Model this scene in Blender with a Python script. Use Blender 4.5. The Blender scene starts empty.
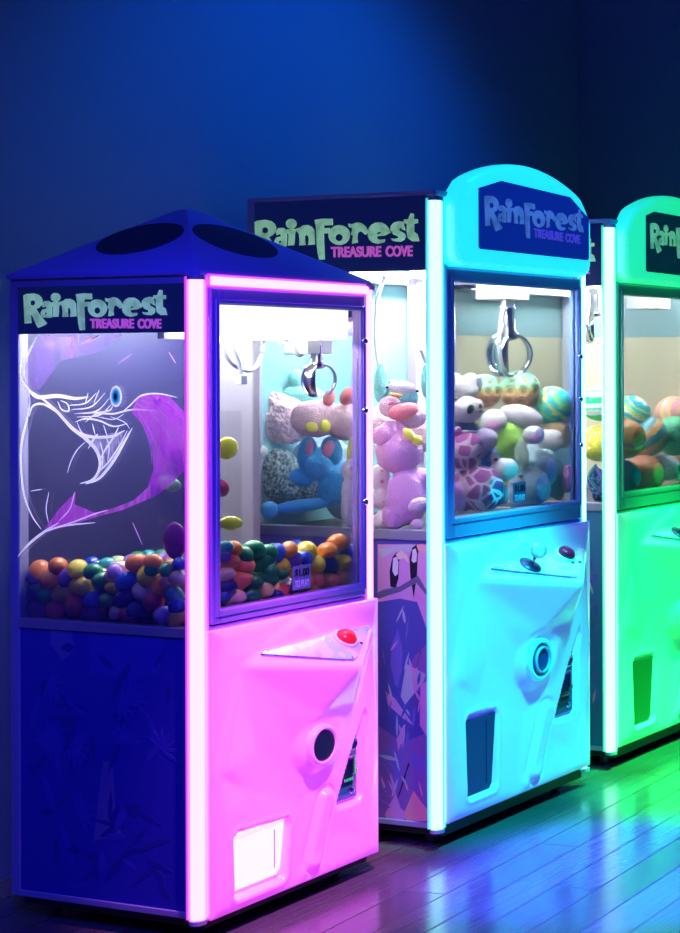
import bpy, bmesh, math, random
from mathutils import Vector, Matrix
from mathutils.geometry import delaunay_2d_cdt
R_ = math.radians
sc = bpy.context.scene
C = sc.collection
rnd = random.Random(7)
CAM = {'loc': [-3.9836940175623297, -3.018189355978652, 1.39], 'yaw': -1.2257513393274586, 'roll': -0.002972814685754926, 'f': 1662.2021095227474, 'cx': 956.3609072805771, 'cy': 364.7319527684381}
MACH = {1: [-0.8455629407237341, 0.048554209271780835], 2: [0.0, 0.0], 3: [0.9987015375156341, 0.039151944264366745]}
# measured tables (metres)
D = {
 'plush': [
  ['plush_toy', 'white fluffy plush toy with a grey ear above the panda', 'plush toy', 2, [0.356, 0.17, 1.3223], -0.9372, [['body', 0.0, -0.0062, 0.0497, 0.0404, 0, 'plush_white', 0.0], ['body', -0.0248, 0.0217, 0.0248, 0.028, 0, 'plush_white', 0.0], ['body', 0.0217, 0.0248, 0.0217, 0.0217, 0, 'plush_white', 0.0], ['ear', 0.0435, 0.0093, 0.0155, 0.028, 10, 'plush_grey', 0.0]]],
  ['plush_panda', 'plush panda head with black eye patches and a navy body', 'plush toy', 2, [0.2801, 0.1, 1.2503], -0.9394, [['body', 0.0, 0.0061, 0.0518, 0.0412, -8, 'plush_white', 0.0], ['eye_patch', 0.0107, 0.0091, 0.0104, 0.0152, 20, 'plush_black', -0.0366], ['eye_patch', 0.0396, 0.0183, 0.0055, 0.0079, 0, 'plush_black', -0.0305], ['nose', 0.0427, 0.003, 0.0073, 0.0049, 0, 'plush_black', -0.0305], ['ear', -0.0366, 0.0366, 0.0137, 0.0122, 0, 'plush_black', 0.0], ['clothing', -0.003, -0.0549, 0.0427, 0.0305, 0, 'plush_navy', 0.0061], ['strap', -0.003, -0.0579, 0.0418, 0.003, 0, 'plush_white', -0.0244]]],
  ['plush_giraffe', 'purple and orange giraffe plush with a pale net pattern, lower left of the middle machine', 'plush toy', 2, [0.2667, 0.08, 1.0747], -0.9409, [['body', -0.0121, 0.0577, 0.0516, 0.0607, 10, 'plush_giraffe', 0.0], ['body', 0.0334, -0.0577, 0.0668, 0.0729, -20, 'plush_giraffe', 0.0], ['body', -0.0243, -0.0668, 0.0425, 0.0668, 0, 'plush_giraffe', 0.0121], ['ear', -0.0364, 0.1124, 0.0152, 0.0213, 0, 'plush_giraffe', 0.0]]],
  ['plush_toy', 'small pink and purple plush left of the giraffe at the front window frame', 'plush toy', 2, [0.1419, 0.035, 1.0033], -0.9337, [['body', 0.0, 0.0059, 0.0207, 0.0414, 0, 'plush_pinkpurple', 0.0], ['body', 0.0089, -0.0207, 0.0177, 0.0207, 0, 'plush_pinkpurple', 0.0]]],
  ['plush_dog', 'lime green and white plush dog lying on its back with four pale paws up', 'plush toy', 2, [0.4996, 0.08, 1.181], -0.9661, [['body', -0.0222, -0.0253, 0.0539, 0.0602, 0, 'plush_lime', 0.0], ['belly', 0.019, 0.0475, 0.0697, 0.038, 15, 'plush_white', 0.0063], ['arm', 0.019, -0.0634, 0.0222, 0.0539, -12, 'plush_palegreen', -0.0253], ['foot', -0.0634, 0.0349, 0.0396, 0.0396, 0, 'plush_white', -0.0253], ['foot', 0.057, -0.0095, 0.0333, 0.0301, 0, 'plush_white', -0.0285], ['foot_pad', -0.0634, 0.0253, 0.0253, 0.0222, 0, 'plush_pink', -0.0475], ['foot_pad', 0.0634, -0.0158, 0.019, 0.0158, 0, 'plush_pink', -0.0459]]],
  ['plush_toy', 'round lavender white plush paw between the giraffe and the lime green dog', 'plush toy', 2, [0.3145, 0.06, 1.164], -0.9493, [['body', 0.0, 0.0, 0.0398, 0.0382, 0, 'plush_lavender', 0.0], ['body', -0.0122, -0.0306, 0.0245, 0.0245, 0, 'plush_lavender', 0.0122]]],
  ['plush_penguin', 'blue plush penguin with a white muzzle, right of the giraffe', 'plush toy', 2, [0.3459, 0.05, 1.0859], -0.9543, [['body', -0.0092, 0.0062, 0.0323, 0.0461, 5, 'plush_blue', 0.0062], ['muzzle', 0.0277, -0.0154, 0.0461, 0.0369, -10, 'plush_white', -0.0092], ['face_patch', 0.0031, 0.0215, 0.0138, 0.0215, 0, 'plush_white', -0.0185], ['eye', 0.0062, 0.0185, 0.0068, 0.0058, 0, 'plush_black', -0.0308]]],
  ['plush_elephant', 'grey blue plush elephant head at the bottom centre behind the price sticker', 'plush toy', 2, [0.5365, 0.05, 1.0048], -0.9745, [['body', 0.0, 0.0, 0.0669, 0.0669, 0, 'plush_greyblue', 0.0], ['body', -0.0255, -0.0446, 0.0414, 0.0287, 0, 'plush_greyblue', 0.0], ['eye', -0.0287, 0.0382, 0.0076, 0.0057, 0, 'plush_black', -0.0525], ['ear', 0.0478, 0.0478, 0.0382, 0.0509, 0, 'plush_greyblue', 0.0255]]],
  ['plush_toy', "round pale white plush paw near the right side of the middle machine's window", 'plush toy', 2, [0.655, 0.0538, 1.146], -0.9859, [['body', 0.0033, 0.0, 0.0439, 0.039, 0, 'plush_white', 0.0], ['body', -0.0195, 0.0163, 0.0293, 0.026, 0, 'plush_white', 0.0]]],
  ['plush_toy', 'light blue plush arm above the grey blue elephant', 'plush toy', 2, [0.6, 0.0401, 1.0906], -0.9824, [['body', 0.0, 0.0, 0.0386, 0.0354, 0, 'plush_paleblue', 0.0], ['body', -0.0322, -0.0193, 0.0354, 0.029, 0, 'plush_paleblue', 0.0]]],
  ['plush_toy', "teal fuzzy plush at the bottom right of the middle machine's front window", 'plush toy', 2, [0.67, 0.0376, 1.0185], -0.9898, [['body', -0.0065, 0.0065, 0.0293, 0.0651, 5, 'plush_teal_dim', 0.0], ['body', 0.0065, -0.0391, 0.0195, 0.0293, 0, 'plush_teal_dim', 0.0]]],
  ['plush_toy', 'lime green plush with a pink foot pad, bottom left of the price sticker', 'plush toy', 2, [0.3333, 0.045, 1.01], -0.9537, [['body', -0.0061, 0.0031, 0.0276, 0.0368, 0, 'plush_lime', 0.0], ['foot_pad', 0.0261, -0.0123, 0.0215, 0.0353, 0, 'plush_pink', -0.0092]]],
  ['plush_toy', "pink oblong plush in the lower right corner of the middle machine's window", 'plush toy', 2, [0.69, 0.0128, 1.0177], -0.9955, [['body', 0.0, 0.0033, 0.0196, 0.0473, 0, 'plush_hotpink', 0.0], ['body', 0.0033, 0.0326, 0.0163, 0.0196, 0, 'plush_hotpink', 0.0]]],
  ['plush_lion', 'tan and orange shaggy plush under a lavender cap, right edge of the middle machine', 'plush toy', 2, [0.7, 0.0567, 1.1865], -0.9899, [['body', 0.0, -0.0033, 0.0393, 0.0426, 0, 'plush_tan', 0.0], ['body', 0.0262, -0.0295, 0.0229, 0.0393, 0, 'plush_tan', 0.0], ['cap', 0.0098, 0.0262, 0.0328, 0.0197, 0, 'plush_lavender', -0.0066]]],
  ['plush_toy', 'mint green plush with raised arms and a white face above the coral beaked duck', 'plush toy', 2, [0.09, 0.1965, 1.3201], -0.9027, [['body', 0.003, -0.0207, 0.0503, 0.0385, 0, 'plush_mint', 0.0], ['arm', -0.0533, 0.0207, 0.0207, 0.0592, 4, 'plush_mint', -0.0089], ['arm', 0.074, 0.0266, 0.0163, 0.0503, 0, 'plush_mint', -0.0089], ['face', 0.0059, 0.0059, 0.0414, 0.0207, 5, 'plush_white', -0.0178], ['eye', -0.0355, 0.0089, 0.005, 0.0038, 0, 'plush_black', -0.0326], ['eye', 0.0488, -0.003, 0.005, 0.0038, 0, 'plush_black', -0.0355]]],
  ['plush_duck', 'pale pink plush duck with a big coral beak', 'plush toy', 2, [0.06, 0.1908, 1.2617], -0.9, [['body', -0.0147, 0.0118, 0.0324, 0.0324, 0, 'plush_palepink', 0.0], ['body', 0.0471, -0.0235, 0.0471, 0.0324, 0, 'plush_palepink', 0.0147], ['beak', 0.0235, -0.0029, 0.0441, 0.025, -15, 'plush_coral', -0.0265], ['brow', 0.0029, 0.0441, 0.0206, 0.0065, 12, 'plush_orange', -0.0206], ['nostril', -0.0103, 0.0206, 0.0088, 0.0041, -20, 'plush_red', -0.0382]]],
  ['plush_elephant', 'pink plush elephant with a yellow bow under the coral beaked duck', 'plush toy', 2, [0.06, 0.1805, 1.1442], -0.9015, [['body', 0.0029, -0.0029, 0.0676, 0.0676, 0, 'plush_pink', 0.0], ['body', -0.0147, 0.0529, 0.0412, 0.0353, 0, 'plush_pink', 0.0], ['ear', -0.0412, 0.0441, 0.0323, 0.0294, 0, 'plush_pink', -0.0265], ['bow', 0.0294, 0.047, 0.0132, 0.0221, -35, 'plush_yellow', -0.05], ['bow', 0.0529, 0.0294, 0.0147, 0.0176, -50, 'plush_yellow', -0.0441]]],
  ['plush_toy', "large pink plush with small paws at the bottom of the middle machine's side window", 'plush toy', 2, [0.065, 0.1495, 1.0005], -0.9069, [['body', -0.0029, 0.0059, 0.0617, 0.0852, 0, 'plush_pink', 0.0], ['body', 0.0352, 0.0558, 0.0352, 0.0352, 0, 'plush_pink', 0.0], ['body', -0.0352, -0.047, 0.0382, 0.0411, 0, 'plush_pink', 0.0], ['paw', 0.0264, -0.0147, 0.0294, 0.0206, -25, 'plush_palepink', -0.047], ['paw', 0.025, -0.0734, 0.0191, 0.0176, 30, 'plush_palepink', -0.0411]]],
  ['plush_toy', 'white plush with a small pink flower print, left of the large pink plush', 'plush toy', 2, [0.05, 0.2336, 1.0202], -0.8923, [['body', -0.0029, 0.0412, 0.0295, 0.0412, 0, 'plush_flower', 0.0], ['body', 0.0, -0.0177, 0.0295, 0.0353, 0, 'plush_flower', 0.0], ['body', 0.0088, -0.0854, 0.0383, 0.0295, 0, 'plush_flower', 0.0]]],
  ['plush_toy', 'white plush with coloured flower print beside the bright blue elephant', 'plush toy', 2, [0.05, 0.3452, 1.0235], -0.8758, [['body', 0.0059, 0.0594, 0.0297, 0.0386, 0, 'plush_flower', 0.0], ['body', 0.003, -0.0534, 0.0297, 0.0564, 0, 'plush_flower', 0.0], ['body', 0.0, 0.003, 0.0267, 0.0356, 0, 'plush_flower', 0.0], ['ear', 0.0059, 0.1187, 0.0148, 0.0416, 8, 'plush_yellow', 0.0]]],
  ['plush_toy', 'fluffy pale pink plush at the left of the pile behind the front machine', 'plush toy', 2, [0.09, 0.658, 1.2365], -0.8366, [['body', -0.0336, -0.0214, 0.0428, 0.0672, 0, 'plush_fluffpink', 0.0], ['body', 0.0305, -0.0092, 0.0672, 0.0764, 0, 'plush_fluffpink', 0.0], ['body', 0.0031, 0.0428, 0.0458, 0.0367, 0, 'plush_fluffpink', 0.0], ['body', 0.0641, -0.0397, 0.0367, 0.0367, 0, 'plush_fluffpink', 0.0]]],
  ['plush_toy', 'mint green plush with a rounded ear above the pale pink plush with coral bows', 'plush toy', 2, [0.16, 0.6171, 1.3026], -0.8507, [['body', 0.0031, -0.0093, 0.0648, 0.0432, 5, 'plush_mint', 0.0], ['body', 0.0494, -0.0185, 0.037, 0.0278, 0, 'plush_mint', 0.0], ['ear', -0.0154, 0.0463, 0.0231, 0.0339, 0, 'plush_mint', 0.0]]],
  ['plush_toy', 'pale pink plush with two coral bows and a yellow bow lying above the blue elephant', 'plush toy', 2, [0.07, 0.4418, 1.2418], -0.8642, [['body', -0.03, -0.006, 0.078, 0.057, 0, 'plush_palepink', 0.0], ['body', 0.045, -0.018, 0.054, 0.057, 0, 'plush_palepink', 0.0], ['bow', 0.003, 0.054, 0.0165, 0.027, 15, 'plush_coral', -0.024], ['bow', 0.057, 0.06, 0.021, 0.03, 35, 'plush_coral', -0.024], ['ribbon', -0.045, -0.03, 0.018, 0.018, 20, 'plush_yellow', -0.039], ['ribbon', -0.009, -0.027, 0.0165, 0.021, -15, 'plush_yellow', -0.039]]],
  ['plush_elephant', 'bright blue plush elephant with pink inner ears, seen through the front machine', 'plush toy', 2, [0.055, 0.4665, 1.0654], -0.8589, [['body', 0.0, 0.033, 0.0509, 0.0509, 0, 'plush_blue2', 0.0], ['body', 0.0509, -0.027, 0.0509, 0.0719, 15, 'plush_blue2', 0.006], ['body', -0.0599, 0.0, 0.021, 0.024, 0, 'plush_blue2', -0.006], ['body', -0.0389, -0.012, 0.033, 0.024, 0, 'plush_blue2', 0.0], ['ear', -0.03, 0.0659, 0.0285, 0.0509, 8, 'plush_blue2', -0.009], ['ear', 0.0389, 0.0719, 0.0315, 0.0449, -10, 'plush_blue2', -0.009], ['inner_ear', -0.024, 0.0809, 0.0108, 0.027, 8, 'plush_rose', -0.03], ['inner_ear', 0.03, 0.0779, 0.0165, 0.027, 20, 'plush_rose', -0.03], ['leg', -0.0449, -0.0899, 0.0899, 0.0195, -6, 'plush_blue2', -0.006], ['foot', -0.1348, -0.0989, 0.0255, 0.0255, 0, 'plush_blue2', -0.009]]],
  ['plush_bear', 'grey shaggy plush bear with a white muzzle beside the bright blue elephant', 'plush toy', 2, [0.1, 0.6486, 1.0589], -0.8391, [['body', -0.0092, -0.0031, 0.0734, 0.0856, 0, 'plush_shaggy', 0.0], ['body', 0.0428, -0.0398, 0.0734, 0.0795, 0, 'plush_shaggy', 0.0], ['body', -0.0489, -0.052, 0.0459, 0.0673, 0, 'plush_shaggy', 0.0], ['muzzle', -0.0581, 0.0765, 0.0245, 0.0199, 0, 'plush_white', -0.0428]]],
  ['plush_toy', 'dim blue grey plush lying behind the bright blue elephant', 'plush toy', 2, [0.22, 0.5936, 1.0368], -0.861, [['body', 0.0, 0.0312, 0.1059, 0.1059, 0, 'plush_greyblue', 0.0], ['body', 0.0717, -0.0467, 0.0685, 0.081, 0, 'plush_greyblue', 0.0]]],
  ['plush_toy', 'pale peach plush lying behind the mint green plush with raised arms', 'plush toy', 2, [0.24, 0.3151, 1.2408], -0.9027, [['body', -0.0153, -0.0307, 0.0798, 0.0798, 0, 'plush_palepink', 0.0], ['body', 0.0552, -0.0522, 0.0614, 0.0675, 0, 'plush_palepink', 0.0]]],
  ['plush_toy', 'pale teal plush filling the gap between the white paw and the light blue arm', 'plush toy', 2, [0.7556, 0.14, 1.0839], -0.983, [['body', 0.0, -0.0133, 0.0798, 0.0865, 0, 'plush_paleblue', 0.0], ['body', 0.0565, 0.01, 0.0532, 0.0865, 0, 'plush_teal_dim', 0.0]]],
  ['plush_toy', "blue and violet spiky tinsel plush under the balls in the green machine's side window", 'plush toy', 3, [1.0587, 0.1303, 0.9838], -1.0126, [['body', -0.0035, 0.007, 0.0315, 0.0454, 0, 'plush_tinsel', 0.0], ['body', 0.007, -0.035, 0.028, 0.035, 0, 'plush_tinsel', 0.0], ['tuft', -0.0175, 0.0384, 0.0077, 0.0315, 30, 'plush_teal_dim', -0.021], ['tuft', 0.0105, 0.028, 0.007, 0.035, -25, 'plush_violet', -0.021], ['tuft', -0.0105, -0.007, 0.007, 0.0315, -35, 'plush_teal_dim', -0.028], ['tuft', 0.014, -0.0175, 0.007, 0.028, 20, 'plush_violet', -0.0245]]],
  ['plush_toy', 'white lacy plush behind the price sticker of the green machine', 'plush toy', 3, [1.474, 0.0892, 1.0125], -1.0532, [['body', 0.0037, -0.0037, 0.0484, 0.0484, 0, 'plush_lace', 0.0], ['body', -0.0261, 0.0223, 0.0335, 0.0261, 0, 'plush_lace', 0.0]]],

 ],
 'balls': [
  ['toy_ball', 'mint to orange gradient ball with dimples, left of the pair on top of the pile', 2, [0.4688, 0.17, 1.3112], -0.9494, 0.0539, 'dots'],
  ['toy_ball', 'mint to orange gradient ball with dimples, right of the pair under the claw', 2, [0.6029, 0.13, 1.3124], -0.9693, 0.0647, 'dots'],
  ['striped_ball', "teal and yellow green swirled ball at the right end of the middle machine's pile", 2, [0.7, 0.0737, 1.2585], -0.9873, 0.0656, 'swirl_tealyellow'],
  ['striped_ball', "white and green banded ball in the green machine's side window", 3, [1.0637, 0.1244, 1.2599], -1.0139, 0.0629, 'band_green'],
  ['toy_ball', 'yellow and orange ball with white confetti spots under the white and green ball', 3, [1.0587, 0.1217, 1.1203], -1.0138, 0.0646, 'confetti'],
  ['striped_ball', "teal, lime and white striped ball, top left behind the green machine's front glass", 3, [1.3764, 0.1792, 1.212], -1.0329, 0.07, 'swirl_teallime'],
  ['striped_ball', "pink and yellow striped ball, top right behind the green machine's front glass", 3, [1.6516, 0.1592, 1.1965], -1.0574, 0.0767, 'swirl_pinkyellow'],
  ['striped_ball', 'orange, pink and yellow striped ball at the left frame of the green machine', 3, [1.2008, 0.0992, 1.1284], -1.0294, 0.0714, 'swirl_pinkorange'],
  ['striped_ball', "peach, orange and teal striped ball in the middle of the green machine's pile", 3, [1.4053, 0.1292, 1.1303], -1.0422, 0.0757, 'swirl_orangeteal'],
  ['star_ball', 'green ball with a dark green star, right of the striped balls', 3, [1.5701, 0.1092, 1.1237], -1.0579, 0.0756, 'star'],
  ['toy_ball', "dark blue ball in the lower left corner of the green machine's window", 3, [1.1782, 0.0942, 0.9943], -1.0282, 0.0605, 'navy'],
  ['toy_ball', 'coral orange ball at the bottom beside the dark blue ball', 3, [1.3318, 0.0992, 0.9952], -1.0404, 0.0692, 'coral'],
  ['toy_ball', "salmon ball at the lower right of the green machine's window", 3, [1.6853, 0.1092, 1.0036], -1.0667, 0.0692, 'salmon'],

 ],
 'beans': [
  ['navy', [-0.8106, 0.6665, 0.7883], 0.0236, 'side'],
  ['navy', [-0.8106, 0.655, 0.8201], 0.0266, 'side'],
  ['purple', [-0.8106, 0.6501, 0.8587], 0.0295, 'side'],
  ['plum', [-0.8106, 0.6288, 0.7745], 0.0294, 'side'],
  ['green', [-0.8106, 0.6172, 0.8289], 0.0235, 'side'],
  ['orange', [-0.8106, 0.6048, 0.874], 0.0294, 'side'],
  ['plum', [-0.8106, 0.5865, 0.7651], 0.0235, 'side'],
  ['green', [-0.8106, 0.5704, 0.8097], 0.0308, 'side'],
  ['orange', [-0.8106, 0.5553, 0.8583], 0.0307, 'side'],
  ['red', [-0.8106, 0.5444, 0.7784], 0.0292, 'side'],
  ['orange', [-0.8106, 0.5347, 0.8873], 0.0263, 'side'],
  ['mustard', [-0.8106, 0.5146, 0.8199], 0.0277, 'side'],
  ['purple', [-0.8106, 0.495, 0.8629], 0.0262, 'side'],
  ['red', [-0.8106, 0.4815, 0.7884], 0.032, 'side'],
  ['yellow', [-0.8106, 0.4682, 0.8842], 0.0262, 'side'],
  ['yellow', [-0.8106, 0.4583, 0.8399], 0.0276, 'side'],
  ['blue', [-0.8106, 0.42, 0.8052], 0.029, 'side'],
  ['green', [-0.8106, 0.4152, 0.8793], 0.0232, 'side'],
  ['plum', [-0.8106, 0.4156, 0.7733], 0.026, 'side'],
  ['green', [-0.8106, 0.3862, 0.8526], 0.0303, 'side'],
  ['green', [-0.8106, 0.3628, 0.8078], 0.0259, 'side'],
  ['peach', [-0.8106, 0.3472, 0.8702], 0.0201, 'side'],
  ['lilac', [-0.8106, 0.3427, 0.8843], 0.0201, 'side'],
  ['yellow', [-0.8106, 0.3428, 0.8413], 0.0201, 'side'],
  ['cream', [-0.8106, 0.3386, 0.7805], 0.0201, 'side'],
  ['navy', [-0.8106, 0.3124, 0.8149], 0.0287, 'side'],
  ['blue', [-0.8106, 0.3051, 0.8602], 0.0287, 'side'],
  ['red', [-0.8106, 0.2983, 0.7741], 0.0229, 'side'],
  ['orange', [-0.8106, 0.2737, 0.9028], 0.0286, 'side'],
  ['navy', [-0.8106, 0.2714, 0.7892], 0.0286, 'side'],
  ['cream', [-0.8106, 0.2624, 0.8358], 0.0272, 'side'],
  ['yellow', [-0.8106, 0.2427, 0.8765], 0.03, 'side'],
  ['red', [-0.8106, 0.227, 0.8085], 0.0285, 'side'],
  ['green', [-0.8106, 0.2197, 0.8932], 0.0214, 'side'],
  ['orange', [-0.8106, 0.2178, 0.9104], 0.0228, 'side'],
  ['orange', [-0.8106, 0.2004, 0.8494], 0.0313, 'side'],
  ['lilac', [-0.8106, 0.1893, 0.7774], 0.0284, 'side'],
  ['green', [-0.8106, 0.174, 0.8909], 0.0241, 'side'],
  ['peach', [-0.8106, 0.174, 0.869], 0.0199, 'side'],
  ['teal', [-0.8106, 0.1593, 0.8334], 0.0241, 'side'],
  ['blue', [-0.8106, 0.1463, 0.804], 0.0241, 'side'],
  ['mustard', [-0.8106, 0.1438, 0.7768], 0.0226, 'side'],
  ['cream', [-0.8106, 0.1417, 0.8737], 0.0226, 'side'],
  ['blue', [-0.8106, 0.1372, 0.9093], 0.0198, 'side'],
  ['purple', [-0.718, 0.0886, 0.9221], 0.0188, 'front'],
  ['teal', [-0.7179, 0.0886, 0.9388], 0.0214, 'front'],
  ['blue', [-0.7159, 0.0886, 0.822], 0.0188, 'front'],
  ['cream', [-0.7116, 0.0886, 0.8729], 0.0215, 'front'],
  ['navy', [-0.7101, 0.0886, 0.8405], 0.0255, 'front'],
  ['salmon', [-0.7015, 0.0886, 0.9047], 0.0269, 'front'],
  ['orange', [-0.6831, 0.0886, 0.932], 0.0257, 'front'],
  ['cream', [-0.6794, 0.0886, 0.8115], 0.0243, 'front'],
  ['salmon', [-0.6599, 0.0886, 0.8498], 0.0299, 'front'],
  ['green', [-0.6486, 0.0886, 0.9158], 0.0231, 'front'],
  ['salmon', [-0.6453, 0.0886, 0.8864], 0.03, 'front'],
  ['green', [-0.6285, 0.0886, 0.8092], 0.026, 'front'],
  ['green', [-0.6198, 0.0886, 0.8416], 0.0219, 'front'],
  ['green', [-0.6108, 0.0886, 0.9244], 0.0275, 'front'],
  ['orange', [-0.6045, 0.0886, 0.7805], 0.022, 'front'],
  ['lime', [-0.5825, 0.0886, 0.8191], 0.0249, 'front'],
  ['green', [-0.5717, 0.0886, 0.8901], 0.0305, 'front'],
  ['green', [-0.5693, 0.0886, 0.843], 0.0291, 'front'],
  ['green', [-0.5646, 0.0886, 0.9144], 0.0222, 'front'],
  ['green', [-0.563, 0.0886, 0.8667], 0.0264, 'front'],
  ['navy', [-0.5447, 0.0886, 0.7949], 0.0223, 'front'],
  ['blue', [-0.5317, 0.0886, 0.9083], 0.0265, 'front'],
  ['green', [-0.5203, 0.0886, 0.8532], 0.0224, 'front'],
  ['yellow', [-0.5175, 0.0886, 0.8717], 0.0252, 'front'],
  ['red', [-0.516, 0.0886, 0.804], 0.0252, 'front'],
  ['orange', [-0.4865, 0.0886, 0.9112], 0.0254, 'front'],
  ['purple', [-0.4774, 0.0886, 0.8893], 0.0269, 'front'],
  ['plum', [-0.475, 0.0886, 0.8066], 0.0255, 'front'],
  ['yellow', [-0.4444, 0.0886, 0.8501], 0.0313, 'front'],
  ['blue', [-0.4358, 0.0886, 0.8847], 0.0257, 'front'],
  ['orange', [-0.4286, 0.0886, 0.8191], 0.0271, 'front'],
  ['yellow', [-0.4142, 0.0886, 0.8983], 0.0315, 'front'],
  ['mustard', [-0.41, 0.0886, 0.7936], 0.0258, 'front'],
  ['salmon', [-0.389, 0.0886, 0.8169], 0.0288, 'front'],
  ['yellow', [-0.386, 0.0886, 0.8592], 0.0317, 'front'],
  ['orange', [-0.3454, 0.0886, 0.8929], 0.0262, 'front'],
  ['salmon', [-0.3361, 0.0886, 0.8063], 0.0291, 'front'],
  ['navy', [-0.333, 0.0886, 0.8525], 0.0291, 'front'],
  ['red', [-0.3136, 0.0886, 0.7927], 0.0234, 'front'],
  ['orange', [-0.2984, 0.0886, 0.9083], 0.0294, 'front'],
  ['salmon', [-0.2968, 0.0886, 0.8123], 0.0264, 'front'],
  ['yellow', [-0.2807, 0.0886, 0.8512], 0.028, 'front'],
  ['blue', [-0.2616, 0.0886, 0.8806], 0.0237, 'front'],
  ['peach', [-0.2588, 0.0886, 0.8391], 0.0207, 'front'],
  ['cream', [-0.2569, 0.0886, 0.8142], 0.0237, 'front'],

 ],
 'strokes': [
  ['w', 0.0021, [[0.5567, 1.407], [0.5624, 1.379], [0.5532, 1.3509], [0.5356, 1.3334]]],
  ['w', 0.0028, [[0.5457, 1.3544], [0.5446, 1.4], [0.5258, 1.4384], [0.5025, 1.4697]]],
  ['w', 0.0063, [[0.5541, 1.3579], [0.5328, 1.3334], [0.5031, 1.316], [0.4386, 1.3191], [0.3838, 1.313], [0.3386, 1.3167]]],
  ['w', 0.0063, [[0.5328, 1.3334], [0.4846, 1.3091], [0.4387, 1.2781], [0.3932, 1.2403], [0.3525, 1.2166], [0.3166, 1.1895], [0.3014, 1.1588], [0.3078, 1.1312], [0.3286, 1.1115], [0.3665, 1.1024]]],
  ['w', 0.0042, [[0.5356, 1.3334], [0.531, 1.3019], [0.5405, 1.2598], [0.5575, 1.2036], [0.5615, 1.1474], [0.5506, 1.0705], [0.5247, 1.0186], [0.4933, 0.9846]]],
  ['w', 0.0035, [[0.533, 1.2669], [0.5199, 1.2936], [0.4847, 1.298], [0.4388, 1.276]]],
  ['w', 0.0049, [[0.198, 1.2423], [0.2229, 1.2079], [0.2586, 1.1595], [0.3034, 1.1175], [0.3484, 1.1014]]],
  ['w', 0.0021, [[0.348, 1.2063], [0.3753, 1.1852], [0.3954, 1.1572], [0.4073, 1.1279]]],
  ['w', 0.0042, [[0.3932, 1.2403], [0.348, 1.2201], [0.2672, 1.2197], [0.2228, 1.2352]]],
  ['w', 0.0028, [[0.4386, 1.3059], [0.425, 1.2851], [0.4022, 1.2818], [0.4067, 1.2991], [0.4295, 1.308]]],
  ['w', 0.0028, [[0.3823, 1.2542], [0.3478, 1.2628], [0.3028, 1.2584], [0.2582, 1.2451], [0.2139, 1.2523]]],
  ['w', 0.0028, [[0.3478, 1.2546], [0.3117, 1.2755], [0.2581, 1.2759], [0.1961, 1.2865], [0.1174, 1.2837]]],
  ['w', 0.0028, [[0.2315, 1.2795], [0.2049, 1.2967], [0.1696, 1.3207], [0.1172, 1.3256], [0.0567, 1.3164]]],
  ['w', 0.0035, [[0.3391, 1.1892], [0.321, 1.2135], [0.3074, 1.226]]],
  ['w', 0.0028, [[0.3032, 1.1588], [0.2852, 1.1865], [0.2583, 1.2177], [0.2404, 1.2453]]],
  ['w', 0.0028, [[0.3078, 1.1312], [0.2719, 1.1593], [0.2362, 1.2009], [0.2139, 1.2353]]],
  ['w', 0.0021, [[0.2943, 1.1383], [0.2924, 1.1795], [0.3012, 1.2069]]],
  ['w', 0.0021, [[0.2764, 1.1592], [0.2718, 1.1936], [0.2806, 1.2174]]],
  ['w', 0.0021, [[0.375, 1.2543], [0.357, 1.2269], [0.3209, 1.2204]]],
  ['w', 0.0021, [[0.3253, 1.2513], [0.3164, 1.2239]]],
  ['w', 0.0021, [[0.2894, 1.2482], [0.2779, 1.2209]]],
  ['w', 0.0021, [[0.4021, 1.2956], [0.3477, 1.3014], [0.3115, 1.3271]]],
  ['w', 0.0021, [[0.393, 1.2853], [0.3297, 1.2926], [0.2829, 1.3272]]],
  ['w', 0.0021, [[0.384, 1.275], [0.3117, 1.2824], [0.2668, 1.3169]]],
  ['w', 0.0021, [[0.3749, 1.2668], [0.3028, 1.2721], [0.2625, 1.2998]]],
  ['w', 0.0021, [[0.3477, 1.3014], [0.3385, 1.327]]],
  ['w', 0.0021, [[0.3206, 1.3016], [0.3025, 1.334]]],
  ['w', 0.0021, [[0.3568, 1.2752], [0.2759, 1.2826], [0.258, 1.2964]]],
  ['w', 0.0014, [[0.3118, 1.2686], [0.2582, 1.2622], [0.2226, 1.2761]]],
  ['w', 0.0014, [[0.267, 1.269], [0.2227, 1.2557], [0.2051, 1.2388]]],
  ['w', 0.0042, [[0.5718, 0.914], [0.5324, 0.9484], [0.4859, 0.9778], [0.4352, 1.0037]]],
  ['w', 0.0021, [[0.4671, 1.0794], [0.4765, 1.0374], [0.4692, 1.0027]]],
  ['w', 0.0028, [[0.4859, 0.9778], [0.4215, 0.9958], [0.3173, 1.0072]]],
  ['w', 0.0021, [[0.3829, 1.0813], [0.3986, 1.0394], [0.4352, 1.0072]]],
  ['w', 0.0021, [[0.4859, 0.9799], [0.3941, 1.0049], [0.3217, 1.0277], [0.2768, 1.0392]]],
  ['w', 0.0014, [[0.5272, 1.0801], [0.4892, 1.0859]]],
  ['p', 0.0021, [[0.1971, 1.0107], [0.1666, 0.9573]]],
  ['p', 0.0021, [[0.2, 1.4228], [0.2416, 1.399]]],
  ['o', 0.0021, [[0.302, 1.4693], [0.3471, 1.4511]]],
  ['o', 0.0021, [[0.3245, 1.4681], [0.3561, 1.4491]]],
  ['p', 0.0014, [[0.0821, 1.4255], [0.0607, 1.3985]]],
  ['p', 0.0014, [[0.1872, 1.3036], [0.1348, 1.2768], [0.0829, 1.2232], [0.0487, 1.1698]]],
  ['p', 0.0014, [[0.1873, 1.2934], [0.1524, 1.2495], [0.1177, 1.1957], [0.0832, 1.1557]]],
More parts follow.
